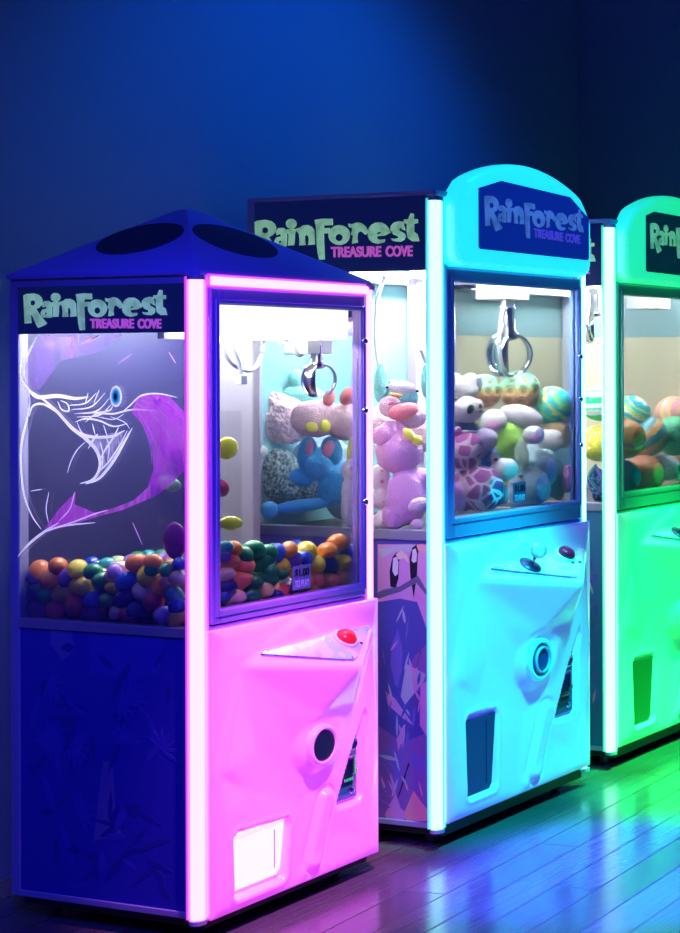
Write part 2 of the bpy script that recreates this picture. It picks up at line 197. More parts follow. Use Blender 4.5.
  ['p', 0.0014, [[0.1696, 1.3105], [0.1, 1.2838], [0.0398, 1.2371]]],
  ['p', 0.0014, [[0.1521, 1.3174], [0.0826, 1.2974], [0.0354, 1.2641]]],
  ['p', 0.0014, [[0.131, 1.1278], [0.0918, 1.1623], [0.0488, 1.1429]]],
  ['p', 0.0014, [[0.1785, 1.2765], [0.1438, 1.2089], [0.1353, 1.1548]]],

 ],
 'polys': [
  ['purple', [[0.4859, 0.9848], [0.4397, 1.0349], [0.3829, 1.08], [0.3867, 1.0501], [0.3217, 1.0311], [0.259, 1.0445], [0.1969, 1.0652], [0.1529, 1.0968], [0.1336, 1.1413], [0.1395, 1.1954], [0.1611, 1.2426], [0.2032, 1.2817], [0.1828, 1.3172], [0.1346, 1.3269], [0.0826, 1.3176], [0.0354, 1.2775], [0.0359, 1.1431], [0.0747, 1.1121], [0.1181, 1.0807], [0.2324, 1.0404], [0.3217, 1.0194], [0.4216, 0.993]]],
  ['mauve', [[0.5541, 1.3509], [0.5446, 1.4], [0.5025, 1.4711], [0.2307, 1.4687], [0.3111, 1.4268], [0.4291, 1.4066], [0.503, 1.3335]]],
  ['white', [[0.357, 1.22], [0.3075, 1.2205], [0.2228, 1.2352], [0.2585, 1.1664], [0.3034, 1.121], [0.3014, 1.1657], [0.321, 1.1929]]],

 ],
 'eye': [0.249, 1.3184],
 'art': [
  ['pink', [[0.2086, 0.8715], [0.0263, 0.8776], [0.0272, 0.6231], [0.0708, 0.7099], [0.1306, 0.7171], [0.2092, 0.7036]]],
  ['blueprint', [[0.2092, 0.7036], [0.1306, 0.7151], [0.0709, 0.7049], [0.0272, 0.6231], [0.0283, 0.3172], [0.2106, 0.3038]]],
  ['violet', [[0.2105, 0.3438], [0.1201, 0.3005], [0.0282, 0.3369], [0.0292, 0.0803], [0.2115, 0.0639]]],
  ['palegrey', [[0.2086, 0.8585], [0.1722, 0.8647], [0.1061, 0.8749], [0.0643, 0.8744], [0.0823, 0.853], [0.1421, 0.8558], [0.1905, 0.8342]]],
  ['black', [[0.1642, 0.7505], [0.1665, 0.7952], [0.1567, 0.8354], [0.1422, 0.8508], [0.1277, 0.8484], [0.1326, 0.8263], [0.1352, 0.7765], [0.1449, 0.7463]]],
  ['white', [[0.1568, 0.7956], [0.1543, 0.8335], [0.1422, 0.8379], [0.1351, 0.8213], [0.1376, 0.7884], [0.1472, 0.781]]],
  ['pale', [[0.1446, 0.8458], [0.1241, 0.8565], [0.1038, 0.8413], [0.0979, 0.8197], [0.1158, 0.8349], [0.1374, 0.8301]]],
  ['black', [[0.0944, 0.7881], [0.0966, 0.8376], [0.087, 0.8657], [0.0726, 0.8761], [0.0631, 0.8685], [0.068, 0.8386], [0.0706, 0.7891], [0.0827, 0.7193]]],
  ['white', [[0.0895, 0.8279], [0.0858, 0.8598], [0.0751, 0.8641], [0.0704, 0.8484], [0.0728, 0.8266], [0.0824, 0.8223]]],
  ['coral', [[0.0726, 0.8741], [0.0524, 0.8787], [0.0347, 0.8655], [0.0276, 0.8441], [0.0465, 0.8572], [0.0656, 0.8565]]],
  ['branch', [[0.2091, 0.7316], [0.1884, 0.7404], [0.1305, 0.7529], [0.0682, 0.7862], [0.0611, 0.7776], [0.028, 0.7375], [0.0351, 0.7273], [0.073, 0.7652], [0.1281, 0.7371], [0.1764, 0.723], [0.2091, 0.7116]]],
  ['feather', [[0.1496, 0.4675], [0.165, 0.5263], [0.1576, 0.5865], [0.1382, 0.6273], [0.1216, 0.5685], [0.1242, 0.5088], [0.1388, 0.4582]]],
  ['violet', [[0.1196, 0.4495], [0.0833, 0.5509], [0.0273, 0.5935], [0.0277, 0.485], [0.0957, 0.4312]]],
  ['palegrey', [[0.1292, 0.434], [0.1097, 0.5295], [0.0419, 0.5038], [0.0479, 0.4837], [0.1137, 0.4102]]],
  ['pink', [[0.1822, 0.4455], [0.1497, 0.4277], [0.084, 0.3527], [0.1199, 0.37], [0.1739, 0.4062]]],
  ['pink', [[0.1441, 0.3087], [0.1199, 0.3502], [0.1055, 0.3611], [0.1202, 0.2906], [0.1347, 0.2597]]],
  ['pink', [[0.0598, 0.4731], [0.0277, 0.485], [0.0283, 0.3172], [0.0626, 0.3542]]],
  ['feather', [[0.1565, 0.2082], [0.1322, 0.2897], [0.1225, 0.3003], [0.13, 0.2103], [0.1471, 0.1493]]],
  ['black', [[0.1144, 0.2116], [0.0963, 0.2626], [0.0891, 0.2632], [0.1327, 0.1505], [0.1448, 0.1296]]],
  ['pink', [[0.1859, 0.0861], [0.1689, 0.1175], [0.1471, 0.1493], [0.1304, 0.1109], [0.1065, 0.0932], [0.1209, 0.074], [0.1812, 0.0686]]],
  ['coral', [[0.1209, 0.0919], [0.0847, 0.1645], [0.061, 0.1368], [0.0302, 0.1098], [0.0303, 0.0802], [0.109, 0.0731]]],
  ['feather', [[0.1083, 0.2518], [0.0843, 0.2735], [0.0368, 0.2672], [0.0488, 0.2169], [0.0845, 0.2239]]],

 ],
}


# ------------------------------------------------------------------ materials
MATS = {}
def new_mat(name):
    m = bpy.data.materials.new(name); m.use_nodes = True
    m.node_tree.nodes.clear()
    o = m.node_tree.nodes.new('ShaderNodeOutputMaterial')
    return m, m.node_tree, o
def mat(name, col, rough=.5, metal=0, emit=None, es=0, bump=0, bscale=60, spec=.5, coat=0, var=0, sheen=0, trans=0):
    if name in MATS: return MATS[name]
    m, nt, o = new_mat(name)
    p = nt.nodes.new('ShaderNodeBsdfPrincipled')
    p.inputs['Base Color'].default_value = (*col, 1)
    p.inputs['Roughness'].default_value = rough
    p.inputs['Metallic'].default_value = metal
    p.inputs['Specular IOR Level'].default_value = spec
    p.inputs['Coat Weight'].default_value = coat
    p.inputs['Sheen Weight'].default_value = sheen
    if emit:
        p.inputs['Emission Color'].default_value = (*emit, 1)
        p.inputs['Emission Strength'].default_value = es
    if bump or var:
        t = nt.nodes.new('ShaderNodeTexCoord'); n = nt.nodes.new('ShaderNodeTexNoise')
        n.inputs['Scale'].default_value = bscale; n.inputs['Detail'].default_value = 4
        nt.links.new(t.outputs['Object'], n.inputs['Vector'])
        if bump:
            b = nt.nodes.new('ShaderNodeBump'); b.inputs['Strength'].default_value = bump; b.inputs['Distance'].default_value = .01
            nt.links.new(n.outputs['Fac'], b.inputs['Height']); nt.links.new(b.outputs['Normal'], p.inputs['Normal'])
        if var:
            mx = nt.nodes.new('ShaderNodeMix'); mx.data_type = 'RGBA'
            mx.inputs[6].default_value = (*[c*(1-var) for c in col], 1); mx.inputs[7].default_value = (*[min(1, c*(1+var)) for c in col], 1)
            nt.links.new(n.outputs['Fac'], mx.inputs[0]); nt.links.new(mx.outputs[2], p.inputs['Base Color'])
    out = p.outputs[0]
    if trans:
        tr = nt.nodes.new('ShaderNodeBsdfTranslucent'); tr.inputs[0].default_value = (*col, 1)
        ms = nt.nodes.new('ShaderNodeMixShader'); ms.inputs[0].default_value = trans
        nt.links.new(out, ms.inputs[1]); nt.links.new(tr.outputs[0], ms.inputs[2]); out = ms.outputs[0]
    nt.links.new(out, o.inputs[0])
    MATS[name] = m
    return m
def emis(name, col, s):
    if name in MATS: return MATS[name]
    m, nt, o = new_mat(name); e = nt.nodes.new('ShaderNodeEmission')
    e.inputs[0].default_value = (*col, 1); e.inputs[1].default_value = s
    nt.links.new(e.outputs[0], o.inputs[0]); MATS[name] = m
    return m
def glass_mat(name, tint=(.97, .98, .98), refl=1.0, haze=0, hcol=(.5, .5, .6)):
    if name in MATS: return MATS[name]
    m, nt, o = new_mat(name)
    t = nt.nodes.new('ShaderNodeBsdfTransparent'); t.inputs[0].default_value = (*tint, 1)
    g = nt.nodes.new('ShaderNodeBsdfGlossy'); g.inputs['Roughness'].default_value = .02
    f = nt.nodes.new('ShaderNodeFresnel'); f.inputs[0].default_value = 1.3
    mu = nt.nodes.new('ShaderNodeMath'); mu.operation = 'MULTIPLY'; mu.inputs[1].default_value = refl*.6
    x = nt.nodes.new('ShaderNodeMixShader')
    nt.links.new(f.outputs[0], mu.inputs[0]); nt.links.new(mu.outputs[0], x.inputs[0])
    src = t.outputs[0]
    if haze:
        d = nt.nodes.new('ShaderNodeBsdfDiffuse'); d.inputs[0].default_value = (*hcol, 1)
        y = nt.nodes.new('ShaderNodeMixShader'); y.inputs[0].default_value = haze
        nt.links.new(src, y.inputs[1]); nt.links.new(d.outputs[0], y.inputs[2]); src = y.outputs[0]
    nt.links.new(src, x.inputs[1]); nt.links.new(g.outputs[0], x.inputs[2])
    nt.links.new(x.outputs[0], o.inputs[0]); MATS[name] = m
    return m
def film(name, col, op):
    """printed see-through film: part transparent, part diffuse and translucent ink"""
    if name in MATS: return MATS[name]
    m, nt, o = new_mat(name)
    t = nt.nodes.new('ShaderNodeBsdfTransparent')
    d = nt.nodes.new('ShaderNodeBsdfDiffuse'); d.inputs[0].default_value = (*col, 1)
    l = nt.nodes.new('ShaderNodeBsdfTranslucent'); l.inputs[0].default_value = (*col, 1)
    a = nt.nodes.new('ShaderNodeMixShader'); a.inputs[0].default_value = .6
    b = nt.nodes.new('ShaderNodeMixShader')
    if isinstance(op, tuple):
        tc = nt.nodes.new('ShaderNodeTexCoord'); n = nt.nodes.new('ShaderNodeTexNoise'); n.inputs['Scale'].default_value = op[2]
        mp = nt.nodes.new('ShaderNodeMapping'); mp.inputs['Scale'].default_value = (1, 3, .7)
        r = nt.nodes.new('ShaderNodeMapRange'); r.inputs[1].default_value = .35; r.inputs[2].default_value = .65
        r.inputs[3].default_value = op[0]; r.inputs[4].default_value = op[1]
        nt.links.new(tc.outputs['Object'], mp.inputs[0]); nt.links.new(mp.outputs[0], n.inputs['Vector'])
        nt.links.new(n.outputs['Fac'], r.inputs[0]); nt.links.new(r.outputs[0], b.inputs[0])
    else: b.inputs[0].default_value = op
    nt.links.new(d.outputs[0], a.inputs[1]); nt.links.new(l.outputs[0], a.inputs[2])
    nt.links.new(t.outputs[0], b.inputs[1]); nt.links.new(a.outputs[0], b.inputs[2])
    nt.links.new(b.outputs[0], o.inputs[0]); MATS[name] = m
    return m
def ramp_mat(name, stops, kind, scale=1.0, rough=.25, dist=0, rot=(0, 0, 0), const=True, spec=.5, bump=0, space=None):
    """colour ramp driven by a texture; kind: WAVE, VORONOI, NOISE, GRADZ"""
    if name in MATS: return MATS[name]
    m, nt, o = new_mat(name); p = nt.nodes.new('ShaderNodeBsdfPrincipled'); p.inputs['Roughness'].default_value = rough
    p.inputs['Specular IOR Level'].default_value = spec
    tc = nt.nodes.new('ShaderNodeTexCoord'); mp = nt.nodes.new('ShaderNodeMapping'); mp.inputs['Rotation'].default_value = rot
    nt.links.new(tc.outputs['Object'], mp.inputs[0])
    if kind == 'WAVE':
        t = nt.nodes.new('ShaderNodeTexWave'); t.wave_profile = 'SAW'; t.inputs['Distortion'].default_value = dist; t.inputs['Scale'].default_value = scale
        t.inputs['Detail Scale'].default_value = 8; out = t.outputs['Fac']
    elif kind == 'VORONOI':
        t = nt.nodes.new('ShaderNodeTexVoronoi'); t.feature = 'DISTANCE_TO_EDGE'; t.inputs['Scale'].default_value = scale; out = t.outputs['Distance']
    elif kind == 'DOTS':
        t = nt.nodes.new('ShaderNodeTexVoronoi'); t.inputs['Scale'].default_value = scale; t.inputs['Randomness'].default_value = .35; out = t.outputs['Distance']
    elif kind == 'NOISE':
        t = nt.nodes.new('ShaderNodeTexNoise'); t.inputs['Scale'].default_value = scale; out = t.outputs['Fac']
    if kind == 'GRADZ':
        sp = nt.nodes.new('ShaderNodeSeparateXYZ'); nt.links.new(mp.outputs[0], sp.inputs[0])
        mr = nt.nodes.new('ShaderNodeMapRange'); mr.inputs[1].default_value = -scale; mr.inputs[2].default_value = scale
        nt.links.new(sp.outputs[2], mr.inputs[0]); out = mr.outputs[0]
    else: nt.links.new(mp.outputs[0], t.inputs['Vector'])
    r = nt.nodes.new('ShaderNodeValToRGB'); r.color_ramp.interpolation = 'CONSTANT' if const else 'LINEAR'
    e = r.color_ramp.elements
    e[0].position = stops[0][0]; e[0].color = (*stops[0][1], 1); e[1].position = stops[1][0]; e[1].color = (*stops[1][1], 1)
    for pos, c in stops[2:]:
        k = e.new(pos); k.color = (*c, 1)
    nt.links.new(out, r.inputs[0]); nt.links.new(r.outputs[0], p.inputs['Base Color'])
    if bump:
        b = nt.nodes.new('ShaderNodeBump'); b.inputs['Strength'].default_value = bump; b.inputs['Distance'].default_value = .004
        nt.links.new(out, b.inputs['Height']); nt.links.new(b.outputs[0], p.inputs['Normal'])
    nt.links.new(p.outputs[0], o.inputs[0]); MATS[name] = m
    return m

# ------------------------------------------------------------------ mesh helpers
def obj(name, bm, m, parent=None, smooth=False, loc=(0, 0, 0), bevel=0, seg=2, kids=None):
    me = bpy.data.meshes.new(name); bmesh.ops.recalc_face_normals(bm, faces=bm.faces) if not getattr(bm, '_keep', 0) else None
    bm.to_mesh(me); bm.free()
    for q in (m if isinstance(m, (list, tuple)) else [m]): me.materials.append(q)
    if smooth:
        for p in me.polygons: p.use_smooth = True
    o = bpy.data.objects.new(name, me); C.objects.link(o); o.location = loc
    if parent: o.parent = parent
    if bevel:
        b = o.modifiers.new('bevel', 'BEVEL'); b.width = bevel; b.segments = seg; b.limit_method = 'ANGLE'; b.angle_limit = R_(40)
    return o
def empty(name, loc, rz=0, parent=None):
    o = bpy.data.objects.new(name, None); C.objects.link(o); o.location = loc; o.rotation_euler = (0, 0, rz)
    o.empty_display_size = .05
    if parent: o.parent = parent
    return o
def tag(o, label=None, cat=None, group=None, kind=None):
    if label: o['label'] = label
    if cat: o['category'] = cat
    if group: o['group'] = group
    if kind: o['kind'] = kind
    return o
def BM(): return bmesh.new()
def box(bm, x0, x1, y0, y1, z0, z1, mi=0):
    vs = [bm.verts.new(p) for p in ((x0, y0, z0), (x1, y0, z0), (x1, y1, z0), (x0, y1, z0), (x0, y0, z1), (x1, y0, z1), (x1, y1, z1), (x0, y1, z1))]
    for f in ((3, 2, 1, 0), (4, 5, 6, 7), (0, 1, 5, 4), (1, 2, 6, 5), (2, 3, 7, 6), (3, 0, 4, 7)):
        fc = bm.faces.new([vs[i] for i in f]); fc.material_index = mi
    return vs
def B(*a): bm = BM(); box(bm, *a); return bm
def ring_frame(bm, x0, x1, z0, z1, ix0, ix1, iz0, iz1, y0, y1):
    box(bm, x0, ix0, y0, y1, z0, z1); box(bm, ix1, x1, y0, y1, z0, z1)
    box(bm, ix0, ix1, y0, y1, z0, iz0); box(bm, ix0, ix1, y0, y1, iz1, z1)
def prism(bm, pts, fn, d0, d1, mi=0):
    """pts 2D outline; fn(u,v,d)->xyz ; extruded from d0 to d1"""
    a = [bm.verts.new(fn(u, v, d0)) for u, v in pts]; b = [bm.verts.new(fn(u, v, d1)) for u, v in pts]
    n = len(pts)
    for i in range(n):
        f = bm.faces.new((a[i], a[(i+1) % n], b[(i+1) % n], b[i])); f.material_index = mi
    for ring in (a, b):
        f = bm.faces.new(ring if ring is b else ring[::-1]); f.material_index = mi
def poly_hole(bm, outer, hole, fn, d0, d1):
    """bridge outline with a hole: front, back and side faces"""
    pts = [Vector(p) for p in outer+hole]; n, h = len(outer), len(hole)
    edges = [(i, (i+1) % n) for i in range(n)]+[(n+i, n+(i+1) % h) for i in range(h)]
    v, e, f, *_ = delaunay_2d_cdt(pts, edges, [], 0, 1e-7)
    def inside(p, poly):
        c = False; j = len(poly)-1
        for i in range(len(poly)):
            if (poly[i][1] > p[1]) != (poly[j][1] > p[1]) and p[0] < (poly[j][0]-poly[i][0])*(p[1]-poly[i][1])/(poly[j][1]-poly[i][1])+poly[i][0]: c = not c
            j = i
        return c
    A = [bm.verts.new(fn(q[0], q[1], d0)) for q in v]; Bv = [bm.verts.new(fn(q[0], q[1], d1)) for q in v]
    keep = set()
    for t in f:
        c = sum((v[i] for i in t), Vector((0, 0)))/len(t)
        if inside(c, outer) and not (hole and inside(c, hole)):
            bm.faces.new([Bv[i] for i in t]); bm.faces.new([A[i] for i in t][::-1])
            for k in range(len(t)): keep.add((t[k], t[(k+1) % len(t)]))
    for a, b in keep:
        if (b, a) not in keep: bm.faces.new((A[a], A[b], Bv[b], Bv[a]))
def tube(bm, pts, r, n=10, cap=True, r1=None):
    pts = [Vector(p) for p in pts]; rings = []
    for i, p in enumerate(pts):
        t = (pts[min(i+1, len(pts)-1)]-pts[max(i-1, 0)]).normalized()
        up = Vector((0, 0, 1)) if abs(t.z) < .9 else Vector((1, 0, 0))
        s = t.cross(up).normalized(); u = s.cross(t)
        rr = r if r1 is None else r+(r1-r)*i/(len(pts)-1)
        rings.append([bm.verts.new(p+s*math.cos(a)*rr+u*math.sin(a)*rr) for a in [k*2*math.pi/n for k in range(n)]])
    for a, b in zip(rings, rings[1:]):
        for k in range(n): bm.faces.new((a[k], a[(k+1) % n], b[(k+1) % n], b[k]))
    if cap: bm.faces.new(rings[0][::-1]); bm.faces.new(rings[-1])
def smoothline(pts, k=8):
    P = [Vector(p) for p in pts]; P = [P[0]*2-P[1]]+P+[P[-1]*2-P[-2]]; out = []
    for i in range(1, len(P)-2):
        for j in range(k):
            t = j/k; a, b, c, d = P[i-1], P[i], P[i+1], P[i+2]
            out.append(.5*((2*b)+(c-a)*t+(2*a-5*b+4*c-d)*t*t+(3*b-a-3*c+d)*t**3))
    out.append(P[-2]); return out
def ell(bm, c, r, rot=Matrix.Identity(3), sub=3, mi=0):
    g = bmesh.ops.create_icosphere(bm, subdivisions=sub, radius=1)
    for v in g['verts']: v.co = rot @ Vector((v.co.x*r[0], v.co.y*r[1], v.co.z*r[2]))+Vector(c)
    return g
def lathe(bm, prof, c, axis='y', n=32):
    rings = []
    for r, h in prof:
        ring = []
        for k in range(n):
            a = 2*math.pi*k/n; u, v = r*math.cos(a), r*math.sin(a)
            p = (c[0]+u, c[1]+h, c[2]+v) if axis == 'y' else (c[0]+u, c[1]+v, c[2]+h) if axis == 'z' else (c[0]+h, c[1]+u, c[2]+v)
            ring.append(bm.verts.new(p))
        rings.append(ring)
    for a, b in zip(rings, rings[1:]):
        for k in range(n): bm.faces.new((a[k], a[(k+1) % n], b[(k+1) % n], b[k]))
    bm.faces.new(rings[0]); bm.faces.new(rings[-1][::-1])

# ------------------------------------------------------------------ lettering
def circ(x, y, r, n=20, ph=0): return [(x+r*math.cos(2*math.pi*k/n+ph), y+r*math.sin(2*math.pi*k/n+ph)) for k in range(n)]
LET = [
 ([(38,150),(60,138),(120,132),(160,142),(186,165),(196,195),(188,232),(165,255),(140,266),(165,305),(198,350),(232,388),(218,402),(162,428),(146,402),(120,340),(98,298),(96,330),(100,388),(48,394),(46,330),(42,240)], [(92,198),(112,190),(132,194),(142,212),(132,232),(108,238),(92,228)]),
 ([(195,222),(215,198),(250,196),(272,215),(276,270),(272,338),(240,342),(230,332),(212,342),(192,328),(184,298),(200,270),(234,262),(232,248),(220,242),(202,252)], [(214,298),(228,290),(238,302),(230,316),(216,314)]),
 (circ(308, 165, 38), []),
 ([(274,210),(310,202),(346,206),(334,245),(332,290),(328,330),(284,333),(290,285),(290,245),(272,236)], []),
 ([(348,202),(372,196),(395,178),(430,176),(458,190),(474,215),(478,270),(480,325),(432,330),(438,290),(434,262),(420,250),(406,262),(408,295),(412,330),(368,332),(370,285),(366,245),(348,222)], []),
 ([(480,137),(545,128),(608,130),(610,178),(546,180),(545,202),(588,200),(586,240),(544,242),(546,300),(550,440),(512,444),(500,380),(494,300),(490,190)], []),
 (circ(655.6, 255, 76), circ(654.6, 274, 28, 14)),
 ([(722,168),(745,174),(788,160),(815,166),(842,190),(866,235),(842,254),(820,232),(800,228),(788,242),(784,275),(788,312),(748,322),(752,285),(756,262),(740,250),(748,225),(750,202),(726,196)], []),
 ([(862,242),(868,205),(888,178),(915,163),(955,162),(985,180),(1004,205),(1018,240),(975,262),(925,266),(922,282),(940,292),(980,290),(974,312),(930,324),(892,314),(870,290),(860,262)], [(917,244),(935,233),(955,236),(948,246),(925,254)]),
 ([(1018,218),(1022,190),(1042,165),(1080,154),(1106,158),(1122,225),(1104,218),(1092,204),(1078,208),(1080,226),(1112,244),(1124,265),(1116,292),(1090,308),(1055,306),(1032,300),(1022,282),(1050,286),(1074,282),(1072,268),(1040,254)], []),
 ([(1113,142),(1144,140),(1154,112),(1162,95),(1181,100),(1180,138),(1208,140),(1208,170),(1182,175),(1182,235),(1205,252),(1218,305),(1172,306),(1140,282),(1132,230),(1134,174),(1113,170)], [])]
def logo(parent, fn, wid, k, depth, hue='side'):
    """fn(u,v,d): u along the reading direction in m from the logo's left, v up from the baseline box"""
    sx = wid/1184; sy = k
    tr = lambda x, y: ((x-38)*sx, -(y+.03*(x-38)-300)*sy)
    bm = BM()
    for o, h in LET: poly_hole(bm, [tr(*p) for p in o], [tr(*p) for p in h], fn, 0, depth)
    e = {'side': .42, 'front': .22, 'far': .5}[hue]
    gcol = {'side': (.36, .78, .42), 'front': (.16, .42, .80), 'far': (.14, .70, .36)}[hue]  # same lettering; the light's tint at each sign is put into its colour
    green = ramp_mat('logo_green_'+hue, [(0, tuple(c*.55 for c in gcol)), (.42, tuple(c*.8 for c in gcol)), (.5, gcol), (.8, tuple(min(1, c*1.25) for c in gcol))], 'NOISE', 30, rough=.6, const=False)
    p = [n for n in green.node_tree.nodes if n.type == 'BSDF_PRINCIPLED'][0]
    rr = [n for n in green.node_tree.nodes if n.type == 'VALTORGB'][0]
    green.node_tree.links.new(rr.outputs[0], p.inputs['Emission Color']); p.inputs['Emission Strength'].default_value = e
    obj('logo_lettering', bm, green, parent)
    pcol = {'side': (.62, .12, .55), 'front': (.16, .12, .85), 'far': (.1, .3, .3)}[hue]  # caption pink, with the sign's light tint put in
    pk = mat('logo_pink_'+hue, pcol, .6, emit=pcol, es=e*1.2)
    for word, x0, x1 in (('TREASURE', 597, 952), ('COVE', 985, 1171)):
        cu = bpy.data.curves.new('t', 'FONT'); cu.body = word; cu.extrude = .01; cu.offset = .034; cu.size = 1
        to = bpy.data.objects.new('t', cu); C.objects.link(to); bpy.context.view_layer.update()
        me = bpy.data.meshes.new_from_object(to.evaluated_get(bpy.context.evaluated_depsgraph_get()))
        bpy.data.objects.remove(to)
        xs = [v.co.x for v in me.vertices]; ys = [v.co.y for v in me.vertices]; zs = [v.co.z for v in me.vertices]
        for v in me.vertices:
            u = x0+(v.co.x-min(xs))/(max(xs)-min(xs))*(x1-x0); w = 433-(v.co.y-min(ys))/(max(ys)-min(ys))*83
            if 1: w -= .03*(u-38)*.4
            a, b = tr(u, w); dd = 0 if v.co.z < (min(zs)+max(zs))/2 else depth
            v.co = fn(a, b, dd)
        bm = BM(); bm.from_mesh(me); bpy.data.meshes.remove(me)
        obj('caption_lettering', bm, pk, parent)
def text_mesh(body, parent, name, fn, w, h, depth, m, off=.015):
    cu = bpy.data.curves.new('t', 'FONT'); cu.body = body; cu.extrude = .01; cu.offset = off; cu.size = 1
    to = bpy.data.objects.new('t', cu); C.objects.link(to); bpy.context.view_layer.update()
    me = bpy.data.meshes.new_from_object(to.evaluated_get(bpy.context.evaluated_depsgraph_get())); bpy.data.objects.remove(to)
    xs = [v.co.x for v in me.vertices]; ys = [v.co.y for v in me.vertices]; zm = sum(v.co.z for v in me.vertices)/len(me.vertices)
    for v in me.vertices:
        v.co = fn((v.co.x-min(xs))/(max(xs)-min(xs))*w, (v.co.y-min(ys))/(max(ys)-min(ys))*h, 0 if v.co.z < zm else depth)
    bm = BM(); bm.from_mesh(me); bpy.data.meshes.remove(me)
    return obj(name, bm, m, parent)

# ------------------------------------------------------------------ shared materials
HUE = {1: dict(led=(3.4, .86, 3.4), glow=(1.0, .08, .95), frame=(.50, .30, .90)),
       2: dict(led=(.84, 2.5, 3.0), glow=(.012, .95, 1.0), frame=(.26, .42, .95)),
       3: dict(led=(.86, 2.6, 1.9), glow=(.01, .95, .30), frame=(.18, .60, .36))}
black = mat('black_base', (.012, .012, .018), .35)
grey_metal = mat('brushed_grey_metal', (.36, .36, .46), .35, .4)
frame_grey = mat('frame_grey_paint', (.36, .36, .52), .4)
dark_sign = mat('sign_navy', (.006, .008, .035), .35)
chrome = mat('chrome', (.85, .85, .88), .12, 1)
darkhole = mat('dark_recess', (.004, .004, .015), .4)
white_plastic = mat('white_plastic', (.8, .8, .82), .4)
cable_m = mat('pale_cable', (.62, .66, .7), .35)
clear = glass_mat('clear_glass')
tinted = glass_mat('tinted_glass', (.90, .90, .94), 1.0, .04, (.30, .22, .80))

# panel relief: (fx, fz, height)
CP = [(0,0,-.012),(1,0,-.012),(0,1,-.012),(1,1,-.012),(.5,0,-.012),(0,.5,-.012),(1,.5,-.012),(.5,1,-.012),
 (.025,.025,.0),(.975,.025,.0),(.025,.975,.0),(.975,.975,.0),(.5,.02,.0),(.5,.98,.0),(.022,.5,.0),(.978,.5,.0),
 (.085,.10,.004),(.075,.5,.004),(.075,.9,.004),(.93,.1,.0),(.5,.93,.0),
 (.13,.86,.0),(.22,.885,.002),(.60,.893,.002),(.93,.90,.004),
 (.665,.785,.128),(.655,.80,.120),(.545,.62,.040),(.60,.50,.034),(.655,.37,.004),
 (.94,.865,.004),(.80,.62,.02),(.72,.42,.004),(.33,.66,.006),
 (.46,.52,.0),(.25,.55,-.012),(.20,.42,-.016),(.42,.40,-.016),(.50,.30,-.018),(.47,.06,-.012),
 (.59,.30,-.002),(.73,.14,-.012),(.70,.25,-.002),(.88,.10,-.004)]
_tri = None
def panel_h(fx, fz):
    global _tri
    if _tri is None:
        idx = {(c[0], c[1]): i for i, c in enumerate(CP)}
        E = [((.22,.885),(.60,.893)),((.60,.893),(.93,.90)),((.22,.885),(.655,.80)),((.655,.80),(.93,.90)),((.665,.785),(.545,.62)),((.545,.62),(.60,.50)),((.60,.50),(.655,.37)),
             ((.13,.86),(.33,.66)),((.33,.66),(.46,.52)),((.46,.52),(.655,.37)),((.94,.865),(.80,.62)),((.80,.62),(.72,.42)),((.72,.42),(.655,.37)),((.13,.86),(.545,.62)),((.665,.785),(.94,.865)),((.13,.86),(.665,.785))]
        v, e, f, ov, _, _ = delaunay_2d_cdt([Vector((c[0], c[1])) for c in CP], [(idx[a], idx[b]) for a, b in E], [], 0, 1e-7)
        hs = []
        for i, q in enumerate(v):
            hs.append(CP[ov[i][0]][2] if ov[i] else None)
        for i, q in enumerate(v):
            if hs[i] is None:
                w = s = 0
                for c in CP:
                    d = 1/((c[0]-q.x)**2+(c[1]-q.y)**2+1e-6)**1.5; w += d; s += d*c[2]
                hs[i] = s/w
        _tri = (v, hs, [t for t in f])
    v, hs, tr = _tri
    for t in tr:
        for k in range(1, len(t)-1):
            a, b, c = v[t[0]], v[t[k]], v[t[k+1]]
            d = (b.x-a.x)*(c.y-a.y)-(c.x-a.x)*(b.y-a.y)
            if abs(d) < 1e-12: continue
            l1 = ((fx-a.x)*(c.y-a.y)-(c.x-a.x)*(fz-a.y))/d; l2 = ((b.x-a.x)*(fz-a.y)-(fx-a.x)*(b.y-a.y))/d
            if l1 >= -1e-6 and l2 >= -1e-6 and l1+l2 <= 1+1e-6:
                return hs[t[0]]*(1-l1-l2)+hs[t[k]]*l1+hs[t[k+1]]*l2
    return 0
def in_poly(p, poly):
    c = False; j = len(poly)-1
    for i in range(len(poly)):
        if (poly[i][1] > p[1]) != (poly[j][1] > p[1]) and p[0] < (poly[j][0]-poly[i][0])*(p[1]-poly[i][1])/(poly[j][1]-poly[i][1])+poly[i][0]: c = not c
        j = i
    return c
def dist_poly(p, poly):
    best = 9
    for i in range(len(poly)):
        a, b = poly[i-1], poly[i]; dx, dy = b[0]-a[0], b[1]-a[1]
        t = max(0, min(1, ((p[0]-a[0])*dx+(p[1]-a[1])*dy)/(dx*dx+dy*dy)))
        best = min(best, math.hypot(p[0]-a[0]-t*dx, p[1]-a[1]-t*dy))
    return -best if in_poly(p, poly) else best
BIN = {1: [(.112,.055),(.13,.042),(.39,.042),(.41,.055),(.438,.235),(.425,.258),(.135,.272),(.112,.258)], 2: [(.105,.072),(.125,.06),(.285,.06),(.302,.075),(.325,.335),(.312,.355),(.125,.362),(.105,.35)]}
BIN[3] = BIN[2]
COIN = [(.712,.25),(.722,.232),(.855,.228),(.882,.25),(.885,.56),(.872,.585)]
